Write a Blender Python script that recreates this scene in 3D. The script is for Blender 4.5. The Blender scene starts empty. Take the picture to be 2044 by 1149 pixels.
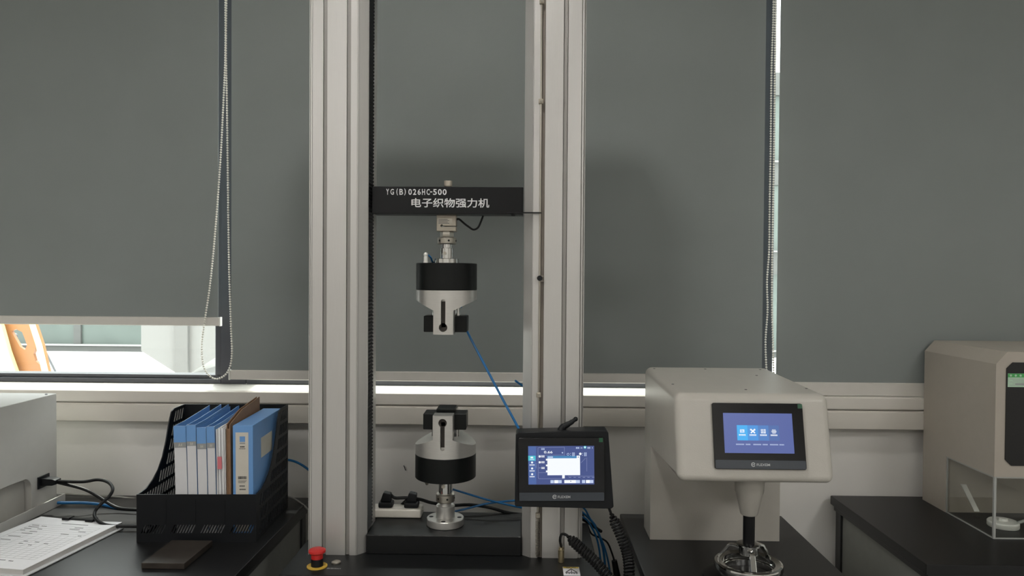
import bpy, bmesh, math, random
from math import sin, cos, pi, radians
from mathutils import Matrix, Vector
random.seed(7)
S = bpy.context.scene
C = S.collection

# ---------------------------------------------------------------- camera
FPX = 1476.0
CAMZ = 1.45
_p, _y, _r = radians(-0.9), radians(1.1), radians(0.4)
FW = Vector((-sin(_y)*cos(_p), cos(_y)*cos(_p), sin(_p)))
R0 = Vector((cos(_y), sin(_y), 0)); U0 = R0.cross(FW)
RT = R0*cos(_r) + U0*sin(_r); UP = U0*cos(_r) - R0*sin(_r)
cam = bpy.data.cameras.new('camera'); cam.sensor_width = 36; cam.lens = 36*FPX/2044
cam.clip_start = .02; cam.clip_end = 300
camo = bpy.data.objects.new('camera', cam); C.objects.link(camo)
m3 = Matrix((RT, UP, -FW)).transposed()
camo.matrix_world = Matrix.Translation((0, 0, CAMZ)) @ m3.to_4x4()
S.camera = camo

def at(x, y, Y):
    """world point at depth Y along the sight line of a photo measurement"""
    d = RT*((x-1022)/FPX) - UP*((y-574.5)/FPX) + FW
    return Vector((0, 0, CAMZ)) + d*(Y/d.y)

# ---------------------------------------------------------------- world / exposure
W = bpy.data.worlds.new('overcast_sky'); S.world = W; W.use_nodes = True
bg = W.node_tree.nodes['Background']; bg.inputs[0].default_value = (.97, .985, 1, 1); bg.inputs[1].default_value = 6.0
sun = bpy.data.lights.new('sun', 'SUN'); sun.energy = 7.0; sun.angle = radians(4); sun.color = (1, .96, .9)
suno = bpy.data.objects.new('sun', sun); C.objects.link(suno); suno.rotation_euler = (radians(-33), 0, radians(12))     # high, from beyond the window
vs = S.view_settings
vs.view_transform = 'Standard'; vs.look = 'None'; vs.exposure = 0.0; vs.gamma = 1.0; vs.use_curve_mapping = False

cy_ = S.cycles; cy_.use_light_tree = False; cy_.max_bounces = 8; cy_.diffuse_bounces = 4; cy_.glossy_bounces = 4; cy_.transparent_max_bounces = 8; cy_.caustics_reflective = False; cy_.caustics_refractive = False
LAMP_MAIN = 98.0      # the downlight above the test frame
LAMP_FILL = 20.0       # unseen panels added behind the camera as fill light

# ---------------------------------------------------------------- materials
def lin(c):
    return tuple(((v/255)/12.92 if v/255 <= .04045 else ((v/255+.055)/1.055)**2.4) for v in c)
MATS = {}
def mat(name, rgb, rough=.5, metal=0.0, var=.06, scale=30, bump=0.0, bscale=200, spec=.5, stretch=None, coat=0.0):
    m = bpy.data.materials.new(name); m.use_nodes = True
    nt = m.node_tree; b = nt.nodes['Principled BSDF']
    b.inputs['Roughness'].default_value = rough; b.inputs['Metallic'].default_value = metal
    b.inputs['Specular IOR Level'].default_value = spec; b.inputs['Coat Weight'].default_value = coat
    c = lin(rgb)
    tc = nt.nodes.new('ShaderNodeTexCoord'); src = tc.outputs['Object']
    if stretch:
        mp = nt.nodes.new('ShaderNodeMapping'); mp.inputs['Scale'].default_value = stretch
        nt.links.new(src, mp.inputs[0]); src = mp.outputs[0]
    n = nt.nodes.new('ShaderNodeTexNoise'); n.inputs['Scale'].default_value = scale; n.inputs['Detail'].default_value = 4
    nt.links.new(src, n.inputs['Vector'])
    rmp = nt.nodes.new('ShaderNodeValToRGB')
    rmp.color_ramp.elements[0].position = .3; rmp.color_ramp.elements[1].position = .7
    rmp.color_ramp.elements[0].color = (*[v*(1-var) for v in c], 1)
    rmp.color_ramp.elements[1].color = (*[min(1, v*(1+var)) for v in c], 1)
    nt.links.new(n.outputs['Fac'], rmp.inputs[0]); nt.links.new(rmp.outputs[0], b.inputs['Base Color'])
    if bump:
        n2 = nt.nodes.new('ShaderNodeTexNoise'); n2.inputs['Scale'].default_value = bscale; n2.inputs['Detail'].default_value = 2
        nt.links.new(src, n2.inputs['Vector'])
        bp = nt.nodes.new('ShaderNodeBump'); bp.inputs['Strength'].default_value = bump; bp.inputs['Distance'].default_value = .002
        nt.links.new(n2.outputs['Fac'], bp.inputs['Height']); nt.links.new(bp.outputs[0], b.inputs['Normal'])
    MATS[name] = m
    return m
def emit(name, rgb, k=1.0):
    m = bpy.data.materials.new(name); m.use_nodes = True; b = m.node_tree.nodes['Principled BSDF']
    b.inputs['Base Color'].default_value = (.01, .01, .01, 1); b.inputs['Roughness'].default_value = .25
    b.inputs['Emission Color'].default_value = (*lin(rgb), 1); b.inputs['Emission Strength'].default_value = k
    if name.startswith(('scr', 'tile')): m.cycles.emission_sampling = 'NONE'
    MATS[name] = m
    return m
def clear(name, tint, refl=.08, rough=.02):
    m = bpy.data.materials.new(name); m.use_nodes = True; nt = m.node_tree
    nt.nodes.remove(nt.nodes['Principled BSDF']); out = nt.nodes['Material Output']
    t = nt.nodes.new('ShaderNodeBsdfTransparent'); t.inputs[0].default_value = (*tint, 1)
    g = nt.nodes.new('ShaderNodeBsdfGlossy'); g.inputs['Roughness'].default_value = rough
    lw = nt.nodes.new('ShaderNodeLayerWeight'); lw.inputs[0].default_value = .5
    pw = nt.nodes.new('ShaderNodeMath'); pw.operation = 'POWER'; pw.inputs[1].default_value = 5.0
    ma = nt.nodes.new('ShaderNodeMath'); ma.operation = 'MULTIPLY_ADD'; ma.inputs[1].default_value = .95; ma.inputs[2].default_value = .04
    mx = nt.nodes.new('ShaderNodeMixShader')
    nt.links.new(lw.outputs['Facing'], pw.inputs[0]); nt.links.new(pw.outputs[0], ma.inputs[0]); nt.links.new(ma.outputs[0], mx.inputs[0])
    nt.links.new(t.outputs[0], mx.inputs[1]); nt.links.new(g.outputs[0], mx.inputs[2])
    nt.links.new(mx.outputs[0], out.inputs[0]); MATS[name] = m
    return m

mat('wall_paint', (231, 228, 223), .6, var=.03, scale=6, bump=.05)
mat('ceiling_paint', (225, 223, 218), .8, var=.02)
mat('floor_vinyl', (165, 166, 165), .4, var=.1, scale=4)
mat('sill_paint', (214, 209, 201), .38, var=.03, scale=9)
mat('trunking', (208, 203, 194), .42, var=.03, scale=9)
mat('frame_alu', (58, 59, 66), .4, var=.05)
mat('blind_fabric', (133, 138, 137), .75, var=.025, scale=5, bump=.12, bscale=900, spec=.25)
mat('blind_rail', (205, 201, 194), .4, var=.02)
mat('chain_white', (235, 232, 222), .35, var=.02)
mat('column_alu', (196, 194, 191), .42, metal=.6, var=.025, scale=25, stretch=(40, 40, .6))
mat('groove_alu', (150, 147, 143), .5, metal=.3, var=.04, scale=25, stretch=(40, 40, .6))
mat('black_paint', (22, 23, 24), .45, var=.1, scale=60, bump=.05, bscale=600, spec=.28)
mat('black_satin', (15, 16, 18), .38, var=.08, spec=.25)
mat('black_plastic', (20, 22, 25), .45, var=.08, spec=.28)
mat('black_anodised', (11, 14, 14), .4, var=.08, scale=20, spec=.25)
mat('bellows_black', (30, 30, 33), .6, var=.2)
mat('bright_alu', (200, 198, 194), .34, metal=.75, var=.03, scale=60, stretch=(1, 1, 8))
mat('steel', (170, 165, 155), .3, metal=.9, var=.06)
mat('chrome', (205, 205, 203), .08, metal=1.0, var=.02)
mat('warm_steel', (176, 168, 154), .38, metal=.4, var=.05)
mat('slot_shade', (118, 110, 101), .6, var=.08)
mat('dark_hole', (14, 14, 14), .6, var=.1)
mat('ink_white', (222, 222, 222), .5, var=.02)
mat('ink_dark', (60, 60, 64), .6, var=.1)
mat('ink_black', (25, 25, 25), .6, var=.1)
mat('red_plastic', (196, 40, 38), .38, var=.05)
mat('yellow_ring', (214, 176, 70), .5, var=.05)
mat('sticker_yellow', (226, 196, 80), .5, var=.05)
mat('paper_white', (242, 242, 244), .6, var=.02)
mat('paper_edge', (196, 194, 190), .7, var=.1, scale=300, stretch=(1, 1, 30))
mat('hose_blue', (30, 104, 160), .3, var=.05)
mat('cable_black', (16, 16, 17), .5, var=.08, spec=.3)
mat('cable_grey', (150, 148, 142), .5, var=.05)
mat('socket_white', (215, 210, 200), .4, var=.03)
mat('bench_black', (21, 21, 22), .38, var=.12, scale=80, bump=.04, bscale=500, spec=.38)
mat('bench_grey', (132, 133, 128), .5, var=.04)
mat('bench_frame', (30, 31, 32), .4, var=.1)
mat('folder_blue', (108, 156, 212), .38, var=.03, scale=8)
mat('folder_white', (216, 216, 218), .4, var=.02)
mat('folder_band', (150, 152, 152), .5, var=.04)
mat('label_cream', (205, 200, 188), .55, var=.03)
mat('kraft_board', (142, 110, 84), .7, var=.1, scale=50, bump=.05)
mat('pink_tab', (214, 120, 128), .5, var=.04)
mat('dark_steel_block', (62, 56, 51), .42, metal=.3, var=.22, scale=25)
mat('instrument_grey', (184, 182, 177), .5, var=.02, bump=.12, bscale=700)
mat('instrument_cream', (180, 176, 168), .33, var=.02, bump=.14, bscale=450)
mat('instrument_beige', (171, 163, 152), .42, var=.02, bump=.06, bscale=500)
mat('recess_grey', (165, 162, 155), .55, var=.03)
mat('gloss_black', (12, 13, 16), .12, var=.05)
mat('bezel_grey', (58, 63, 70), .4, var=.05)
mat('logo_grey', (190, 192, 194), .4, var=.02)
mat('film_green', (34, 84, 58), .3, var=.05)
mat('sticker_green', (70, 160, 84), .45, var=.05)
mat('sticker_pale', (176, 204, 180), .45, var=.04)
mat('plastic_white', (225, 224, 218), .4, var=.02)
mat('acrylic_edge', (168, 170, 166), .25, var=.03)
mat('brass', (186, 172, 140), .28, metal=.85, var=.05)
clear('window_glass', (.94, .97, .95)); clear('acrylic', (.96, .97, .96))
mat('ground_concrete', (238, 238, 236), .8, var=.03)
mat('digger_orange', (140, 92, 52), .5, var=.06, scale=3)
mat('digger_yellow', (222, 212, 140), .5, var=.04, scale=3)
mat('digger_pin', (82, 84, 88), .5, metal=.3, var=.05)
mat('hopper_white', (112, 112, 110), .6, var=.02)
mat('hopper_seam', (98, 98, 96), .6, var=.02)
mat('facade_grey', (80, 81, 79), .7, var=.06, scale=2)
mat('facade_white', (150, 150, 148), .7, var=.03)
mat('facade_glass', (76, 86, 81), .35, var=.14, scale=.8)
emit('lamp_main', (255, 253, 249), LAMP_MAIN); emit('lamp_fill', (255, 253, 249), LAMP_FILL)
emit('scr_navy', (66, 80, 134)); emit('scr_side', (74, 100, 160)); emit('scr_blue', (84, 98, 158)); emit('scr_white', (246, 250, 255))
emit('scr_teal', (72, 190, 206)); emit('scr_header', (66, 130, 180)); emit('scr_line', (140, 150, 190)); emit('scr_pale', (190, 205, 235))
emit('tile_a', (66, 172, 238)); emit('tile_b', (72, 146, 218)); emit('tile_c', (78, 126, 192)); emit('tile_d', (78, 108, 168))

# ---------------------------------------------------------------- building helpers
def root_of(o):
    while o.parent: o = o.parent
    return o
def link_mesh(name, me, material, parent=None, label=None, cat=None, group=None, kind=None):
    if isinstance(material, str): material = MATS[material]
    me.materials.clear(); me.materials.append(material)
    try: me.set_sharp_from_angle(angle=radians(32))
    except Exception: pass
    for p in me.polygons: p.use_smooth = True
    if hasattr(me, 'set_sharp_from_angle'): me.set_sharp_from_angle(angle=radians(32))
    o = bpy.data.objects.new(name, me); C.objects.link(o)
    if parent:
        me.transform(Matrix.Translation(-root_of(parent).location)); o.parent = parent
    else:
        vs_ = [v.co for v in me.vertices]
        lo = Vector([min(v[i] for v in vs_) for i in range(3)]); hi = Vector([max(v[i] for v in vs_) for i in range(3)])
        l = Vector(((lo.x+hi.x)/2, (lo.y+hi.y)/2, lo.z))
        me.transform(Matrix.Translation(-l)); o.location = l
    if label: o['label'] = label
    if cat: o['category'] = cat
    if group: o['group'] = group
    if kind: o['kind'] = kind
    return o
def thing(name, label, cat, loc, group=None):
    o = bpy.data.objects.new(name, None); C.objects.link(o); o.location = loc; o.empty_display_size = .05
    o['label'] = label; o['category'] = cat
    if group: o['group'] = group
    return o
def catmull(pts, n=8):
    pts = [Vector(p) for p in pts]
    P = [pts[0]*2-pts[1]] + pts + [pts[-1]*2-pts[-2]]; out = []
    for i in range(1, len(P)-2):
        a, b, c, d = P[i-1:i+3]
        for k in range(n):
            t = k/n
            out.append(.5*((2*b)+(c-a)*t+(2*a-5*b+4*c-d)*t*t+(3*b-a-3*c+d)*t**3))
    out.append(pts[-1]); return out
def frames(pts):
    out = []; N = None
    for i, p in enumerate(pts):
        T = (pts[min(i+1, len(pts)-1)]-pts[max(i-1, 0)]).normalized()
        if N is None:
            N = T.orthogonal().normalized()
        else:
            N = (N - T*N.dot(T)).normalized()
        out.append((p, T, N, T.cross(N)))
    return out
class B:
    def __init__(s): s.bm = bmesh.new()
    def box(s, x0, x1, y0, y1, z0, z1):
        v = [s.bm.verts.new((x, y, z)) for x in (x0, x1) for y in (y0, y1) for z in (z0, z1)]
        for f in ((0,1,3,2),(4,6,7,5),(0,4,5,1),(2,3,7,6),(0,2,6,4),(1,5,7,3)): s.bm.faces.new([v[i] for i in f])
        return s
    def prism(s, poly, axis, a, b):
        def P(u, v, w): return {'x': (w, u, v), 'y': (u, w, v), 'z': (u, v, w)}[axis]
        A = [s.bm.verts.new(P(u, v, a)) for u, v in poly]; Bv = [s.bm.verts.new(P(u, v, b)) for u, v in poly]
        n = len(poly); s.bm.faces.new(A); s.bm.faces.new(Bv[::-1])
        for i in range(n): s.bm.faces.new((A[i], A[(i+1) % n], Bv[(i+1) % n], Bv[i]))
        return s
    def lathe(s, prof, cx, cy, seg=40, axis='z'):
        """closed profile from axis to axis; prof = [(r, h)]"""
        rings = []
        for r, h in prof:
            if r < 1e-6: rings.append([s.bm.verts.new((cx, cy, h))])
            else: rings.append([s.bm.verts.new((cx+r*cos(2*pi*k/seg), cy+r*sin(2*pi*k/seg), h)) for k in range(seg)])
        for a, b in zip(rings, rings[1:]):
            if len(a) == 1 and len(b) == 1: continue
            for k in range(seg):
                k2 = (k+1) % seg
                if len(a) == 1: s.bm.faces.new((a[0], b[k], b[k2]))
                elif len(b) == 1: s.bm.faces.new((a[k], a[k2], b[0]))
                else: s.bm.faces.new((a[k], a[k2], b[k2], b[k]))
        return s
    def ring(s, prof, cx, cy, seg=40):
        """closed ring cross-section [(r, h)] swept round z"""
        rings = [[s.bm.verts.new((cx+r*cos(2*pi*k/seg), cy+r*sin(2*pi*k/seg), h)) for k in range(seg)] for r, h in prof]
        n = len(rings)
        for i in range(n):
            a, b = rings[i], rings[(i+1) % n]
            for k in range(seg): s.bm.faces.new((a[k], a[(k+1) % seg], b[(k+1) % seg], b[k]))
        return s
    def tube(s, pts, r, seg=8, smooth=8, caps=True):
        pts = catmull(pts, smooth) if smooth else [Vector(p) for p in pts]
        rs = r if isinstance(r, (list, tuple)) else None
        rings = []
        for i, (p, T, N, Bn) in enumerate(frames(pts)):
            rr = r if rs is None else rs[min(len(rs)-1, int(i*len(rs)/len(pts)))]
            rings.append([s.bm.verts.new(p+rr*(cos(2*pi*k/seg)*N+sin(2*pi*k/seg)*Bn)) for k in range(seg)])
        for a, b in zip(rings, rings[1:]):
            for k in range(seg): s.bm.faces.new((a[k], a[(k+1) % seg], b[(k+1) % seg], b[k]))
        if caps: s.bm.faces.new(rings[0][::-1]); s.bm.faces.new(rings[-1])
        return s
    def cyl(s, p0, p1, r0, r1=None, seg=24):
        r1 = r0 if r1 is None else r1
        p0, p1 = Vector(p0), Vector(p1); T = (p1-p0).normalized(); N = T.orthogonal().normalized(); Bn = T.cross(N)
        A = [s.bm.verts.new(p0+r0*(cos(2*pi*k/seg)*N+sin(2*pi*k/seg)*Bn)) for k in range(seg)]
        D = [s.bm.verts.new(p1+r1*(cos(2*pi*k/seg)*N+sin(2*pi*k/seg)*Bn)) for k in range(seg)]
        s.bm.faces.new(A[::-1]); s.bm.faces.new(D)
        for k in range(seg): s.bm.faces.new((A[k], A[(k+1) % seg], D[(k+1) % seg], D[k]))
        return s
    def ball(s, p, r, u=8, v=6, sc=(1, 1, 1)):
        bmesh.ops.create_uvsphere(s.bm, u_segments=u, v_segments=v, radius=r, matrix=Matrix.Translation(p) @ Matrix.Diagonal((*sc, 1)))
        return s
    def add(s, me, M=Matrix()):
        me = me.copy(); me.transform(M); s.bm.from_mesh(me); bpy.data.meshes.remove(me); return s
    def mesh(s, name='m', bevel=0, seg=2, ang=30, M=None):
        bmesh.ops.recalc_face_normals(s.bm, faces=s.bm.faces)
        if bevel:
            es = [e for e in s.bm.edges if len(e.link_faces) == 2 and e.calc_face_angle(0) > radians(ang)]
            bmesh.ops.bevel(s.bm, geom=es, offset=bevel, segments=seg, profile=.5, affect='EDGES', clamp_overlap=True)
        me = bpy.data.meshes.new(name); s.bm.to_mesh(me); s.bm.free()
        if M is not None: me.transform(M)
        return me
    def build(s, name, material, parent=None, bevel=0, seg=2, ang=30, M=None, **kw):
        o = link_mesh(name, s.mesh(name, bevel, seg, ang, M), material, parent, **kw)
        if bevel:
            wn = o.modifiers.new('weighted_normals', 'WEIGHTED_NORMAL'); wn.weight = 100; wn.keep_sharp = True
        return o

def box(name, material, parent, x0, x1, y0, y1, z0, z1, bevel=0, seg=2, M=None, **kw):
    return B().box(x0, x1, y0, y1, z0, z1).build(name, material, parent, bevel, seg, M=M, **kw)
def evaluated(o):
    dg = bpy.context.evaluated_depsgraph_get(); dg.update()
    me = bpy.data.meshes.new_from_object(o.evaluated_get(dg)); return me
def panel_mesh(outer, holes, thick):
    """flat plate with cut-outs, in its own xy plane, centred on z=0"""
    cu = bpy.data.curves.new('plate', 'CURVE'); cu.dimensions = '2D'; cu.fill_mode = 'BOTH'; cu.extrude = thick/2
    for poly in [outer]+holes:
        sp = cu.splines.new('POLY'); sp.points.add(len(poly)-1); sp.use_cyclic_u = True
        for p, q in zip(sp.points, poly): p.co = (q[0], q[1], 0, 1)
    o = bpy.data.objects.new('plate', cu); C.objects.link(o); me = evaluated(o)
    bpy.data.objects.remove(o); bpy.data.curves.remove(cu); return me
def text_mesh(body, thick=.0003, bold=0.0):
    cu = bpy.data.curves.new('txt', 'FONT'); cu.body = body; cu.size = 1; cu.extrude = 0; cu.offset = bold
    cu.resolution_u = 3
    o = bpy.data.objects.new('txt', cu); C.objects.link(o); me = evaluated(o)
    bpy.data.objects.remove(o); bpy.data.curves.remove(cu); return me
def fit(me, x0, x1, y0, y1):
    xs = [v.co.x for v in me.vertices]; ys = [v.co.y for v in me.vertices]
    if not xs: return me
    sx = (x1-x0)/(max(xs)-min(xs)); sy = (y1-y0)/(max(ys)-min(ys))
    me.transform(Matrix.Translation((x0, y0, 0)) @ Matrix.Diagonal((sx, sy, 1, 1)) @ Matrix.Translation((-min(xs), -min(ys), 0)))
    return me
FRONT = Matrix(((1, 0, 0, 0), (0, 0, -1, 0), (0, 1, 0, 0), (0, 0, 0, 1)))      # local x,y,z -> X,Z,-Y : print that faces the viewer's side of the room
def front_at(Y): return Matrix.Translation((0, Y, 0)) @ FRONT
def boolean(me, ops):
    o = bpy.data.objects.new('tmp', me); C.objects.link(o); tmp = [o]
    for op, other in ops:
        q = bpy.data.objects.new('cut', other); C.objects.link(q); tmp.append(q)
        md = o.modifiers.new('b', 'BOOLEAN'); md.operation = op; md.object = q; md.solver = 'EXACT'
    r = evaluated(o)
    for t in tmp: bpy.data.objects.remove(t)
    return r
def rounded(x0, x1, y0, y1, r, n=4):
    out = []
    for cx, cy, a in ((x1-r, y0+r, -90), (x1-r, y1-r, 0), (x0+r, y1-r, 90), (x0+r, y0+r, 180)):
        for k in range(n+1):
            t = radians(a+90*k/n); out.append((cx+r*cos(t), cy+r*sin(t)))
    return out

# ================================================================= THE SETTING
def struct(o): o['kind'] = 'structure'; return o
XL, XR, YB, YW, ZC = -3.4, 3.4, -3.2, 2.25, 2.75
struct(box('floor', 'floor_vinyl', None, XL, XR, YB, 2.42, -.1, 0))
struct(box('ceiling', 'ceiling_paint', None, XL, XR, YB, 2.42, ZC, ZC+.1))
struct(box('wall_left', 'wall_paint', None, XL-.1, XL, YB, 2.42, -.1, ZC+.1))
struct(box('wall_right', 'wall_paint', None, XR, XR+.1, YB, 2.42, -.1, ZC+.1))
struct(box('wall_front', 'wall_paint', None, XL-.1, XR+.1, YB-.1, YB, -.1, ZC+.1))
wb = struct(box('wall_back', 'wall_paint', None, XL, XR, YW, 2.42, 0, 1.0605))
box('lintel', 'wall_paint', wb, XL, XR, 2.30, 2.42, 2.66, ZC)
nl = at(808, 932, 2.249)
B().tube([nl+Vector((-.003, .001, .004)), nl+Vector((0, -.006, .002)), nl+Vector((.003, -.008, -.005)), nl+Vector((.0045, -.004, -.008))], .0014, seg=6).build('nail', 'ink_dark', wb)
# sill: projecting painted ledge with its nose, and the cable trunking below it
sill = B()
sill.prism([(2.345, 1.062), (2.345, 1.1005), (2.206, 1.1005), (2.200, 1.0965), (2.200, 1.066), (2.204, 1.062)], 'x', XL, XR)
struct(sill.build('trim_1', 'sill_paint'))
trk = B(); trk.prism([(2.2495, 1.0595), (2.2495, 1.002), (2.208, 1.002), (2.2, 1.006), (2.1985, 1.03), (2.2, 1.0545), (2.206, 1.0595)], 'x', XL, XR)
struct(trk.build('trim_2', 'trunking'))
# windows: aluminium frames with a pane each
ZF0, ZF1 = 1.101, 2.65
MUL = [(-.972, -.890), (.672, .757)]
def window(n, x0, x1):
    w = bpy.data.objects.new('window_%d' % n, None); C.objects.link(w); w.location = ((x0+x1)/2, 2.37, ZF0); w['kind'] = 'structure'
    f = B()
    f.box(x0, x1, 2.336, 2.40, ZF0, 1.116).box(x0, x1, 2.346, 2.40, 1.1161, 1.1275)
    f.box(x0, x1, 2.336, 2.40, ZF1-.04, ZF1)
    f.box(x0, x0+.02, 2.3401, 2.399, 1.1276, ZF1-.0401); f.box(x1-.02, x1, 2.3401, 2.399, 1.1276, ZF1-.0401)
    f.build('window_frame', 'frame_alu', w, bevel=.0015, seg=1)
    g = B().box(x0+.021, x1-.021, 2.368, 2.374, 1.128, ZF1-.041); g.build('pane', 'window_glass', w)
window(1, XL, MUL[0][0]); window(2, MUL[0][1], MUL[1][0]); window(3, MUL[1][1], XR)
for i, (a, b) in enumerate(MUL):
    struct(box('trim_%d' % (i+3), 'frame_alu', None, a+.0005, b-.0005, 2.334, 2.405, ZF0, ZF1+.01, bevel=.002))

# ================================================================= OUTSIDE
ZG = -1.75
gr = box('ground', 'ground_concrete', None, -80, 80, 2.6, 120, ZG-.2, ZG); gr['kind'] = 'structure'
YBD = 30.0
bd = thing('office_building', 'long grey-green building with banded windows far outside the window', 'building', (-4, YBD, ZG))
levels = (ZG, 1.6, 5.2, 8.8)
for k, z in enumerate(levels):
    box('wall', 'facade_grey', bd, -40, 40, YBD, YBD+6, z, z+(.24 if k == 0 else .9))
    if k < 3:
        zz = z+(.241 if k == 0 else .901)
        box('ledge', 'facade_white', bd, -40, 40, YBD-.15, YBD+.3, zz, zz+.05)
        for n in range(16):
            x = -38.5+n*5.0
            box('window_pane', 'facade_glass', bd, x+.15, x+4.85, YBD+.2, YBD+.3, zz+.051, levels[k+1]-.001)
            box('pier', 'facade_grey', bd, x-.149, x+.149, YBD+.1, YBD+.35, zz+.051, levels[k+1]-.001)
# white hopper (box above, tapering to a narrow foot)
YH = 9.0
p = lambda x, y: (at(x, y, YH).x, at(x, y, YH).z)
hp = thing('white_hopper', 'white steel hopper tapering to a narrow foot, seen through the left window', 'hopper', (at(365, 740, YH).x, YH+.5, ZG))
xl, xr_ = p(281, 700)[0], p(449, 700)[0]; fx0, fx1 = p(353, 745)[0], p(378, 745)[0]
zt, zn, zf = p(281, 560)[1], p(281, 700)[1], p(365, 746)[1]
B().prism([(xl, zt), (xl, zn), (fx0, zf), (fx1, zf), (xr_, zn), (xr_, zt)], 'y', YH, YH+1.0).build('bin', 'hopper_white', hp, bevel=.01)
B().prism([(fx0, zt-.01), (fx0, zf-.03), (fx1, zf-.03), (fx1, zt-.01)], 'y', YH-.05, YH-.001).build('rib', 'hopper_seam', hp)
box('foot', 'hopper_seam', hp, fx0+.01, fx1-.01, YH+.05, YH+.95, ZG, zf-.001)
# excavator boom
YE = 6.0
q = lambda x, y: (at(x, y, YE).x, at(x, y, YE).z)
ex = thing('excavator', 'orange and yellow excavator boom standing outside the left window', 'excavator', (q(30, 745)[0]-.3, YE+.2, ZG))
def circ(cx, cy, r, n=14): return [(cx+r*cos(2*pi*k/n), cy+r*sin(2*pi*k/n)) for k in range(n)]
def E_(l): return [q(*a) for a in l]
arm = panel_mesh(E_([(-40, 560), (34, 560), (57, 645), (72, 690), (86, 750), (110, 830), (30, 830)]),
                 [E_([(8, 662), (18, 658), (30, 664), (34, 674), (40, 690), (36, 700), (26, 694)]), E_([(60, 690), (66, 706), (73, 726), (66, 730), (57, 722), (53, 708)])], .03)
arm.transform(front_at(YE+.10)); link_mesh('boom_plate', arm, 'digger_orange', ex)
B().prism(E_([(-160, 560), (-40, 560), (2, 650), (16, 700), (34, 750), (60, 830), (-60, 830)]), 'y', YE+.0, YE+.05).build('stick', 'digger_yellow', ex, bevel=.008)
B().prism(E_([(48, 645), (57, 645), (72, 690), (86, 750), (96, 790), (88, 790), (76, 750), (63, 692)]), 'y', YE+.055, YE+.080).build('flange', 'digger_yellow', ex)
for x, y, r in ((20, 672, .028), (31, 697, .024)):
    a = at(x, y, YE+.16); B().cyl(a, a+Vector((0, .06, 0)), r).build('pin', 'digger_pin', ex)
box('undercarriage', 'digger_orange', ex, q(-160, 0)[0], q(110, 0)[0], YE-.3, YE+.5, ZG, q(0, 825)[1])
a, b = at(60, 640, 7.5), at(118, 756, 7.5); d = (b-a)
B().cyl(a-d*2.5, a+d*((ZG-a.z)/d.z), .011, seg=8).build('steel_rope', 'digger_pin', None, label='thin grey steel rope slanting down beside the excavator boom', cat='rope')

# ================================================================= ROLLER BLINDS
def blind(label, x0, x1, zb, rail_h, Y, rx0=None, rx1=None):
    t = thing('roller_blind', label, 'blind', ((x0+x1)/2, Y, zb), 'grey roller blinds over the window')
    B().box(x0, x1, Y-.0006, Y+.0006, zb+rail_h-.004, 2.60).build('fabric', 'blind_fabric', t)
    rx0 = x0-.004 if rx0 is None else rx0; rx1 = x1+.004 if rx1 is None else rx1
    r = B().prism([(Y-.007, zb+.002), (Y-.004, zb), (Y+.004, zb), (Y+.007, zb+.002), (Y+.006, zb+rail_h-.002), (Y+.003, zb+rail_h), (Y-.003, zb+rail_h), (Y-.006, zb+rail_h-.002)], 'x', rx0+.004, rx1-.004)
    ro = r.build('bottom_rail', 'blind_rail', t)
    for xa in (rx0, rx1-.0038):
        box('end_cap', 'plastic_white', ro, xa, xa+.0038, Y-.008, Y+.008, zb-.001, zb+rail_h+.001, bevel=.001, seg=1)
    B().cyl((x0, Y+.02, 2.60), (x1, Y+.02, 2.60), .022).build('roller_tube', 'blind_rail', t)
    return t
def chain_fast(parent, strands, r=.0034, pitch=.0074):
    ico = bmesh.new(); bmesh.ops.create_icosphere(ico, subdivisions=1, radius=r); ico.verts.ensure_lookup_table()
    V0 = [v.co.copy() for v in ico.verts]; F0 = [[v.index for v in f.verts] for f in ico.faces]; ico.free()
    V, Fs = [], []
    for pts in strands:
        c = catmull(pts, 24); pos = [c[0]]; acc = 0.0
        for a, b in zip(c, c[1:]):
            L = (b-a).length; s = pitch-acc
            while s <= L: pos.append(a.lerp(b, s/L)); s += pitch
            acc = L-(s-pitch)
        for u in pos:
            n = len(V); V += [v+u for v in V0]; Fs += [[i+n for i in f] for f in F0]
    me = bpy.data.meshes.new('bead_chain'); me.from_pydata([tuple(v) for v in V], [], Fs)
    o = link_mesh('bead_chain', me, 'chain_white', parent); o['label'] = 'white beaded pull chain'; return o
YB1, YB2, YB3 = 2.212, 2.2135, 2.2165
def zr(x, ya, yb, Y): return at(x, yb, Y).z, at(x, ya, Y).z-at(x, yb, Y).z
z_, h_ = zr(436, 633, 650, YB1)
bl1 = blind('grey roller blind at far left, raised to show the window below it', -2.95, at(436, 300, YB1).x, z_, h_, YB1, rx1=at(441.5, 640, YB1).x)
z_, h_ = zr(600, 739, 758, YB2)
bl2 = blind('wide grey roller blind hanging behind the tall test frame', at(462, 300, YB2).x, at(1526, 300, YB2).x, z_, h_, YB2, rx0=at(458, 748, YB2).x)
z_ = 1.1015; h_ = at(1700, 763, YB3).z-z_
bl3 = blind('grey roller blind at right, lowered onto the sill behind the beige instrument', at(1552, 500, YB3).x, 2.9, z_, h_, YB3)
Yc = 2.196
A = lambda l, Y: [at(x, y, Y) for x, y in l]
chain_fast(bl1, [A([(453, -260), (451, -100), (450, 0), (450, 90), (448, 160), (441, 300), (432, 430), (420, 560), (407, 650), (403, 690), (405, 725), (414, 745), (427, 755), (440, 754), (452, 745), (460, 728), (463, 700), (461, 650), (457, 520), (455, 360), (453, 200), (451, 100), (452, 0), (455, -100), (456, -260)], Yc)])
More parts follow.
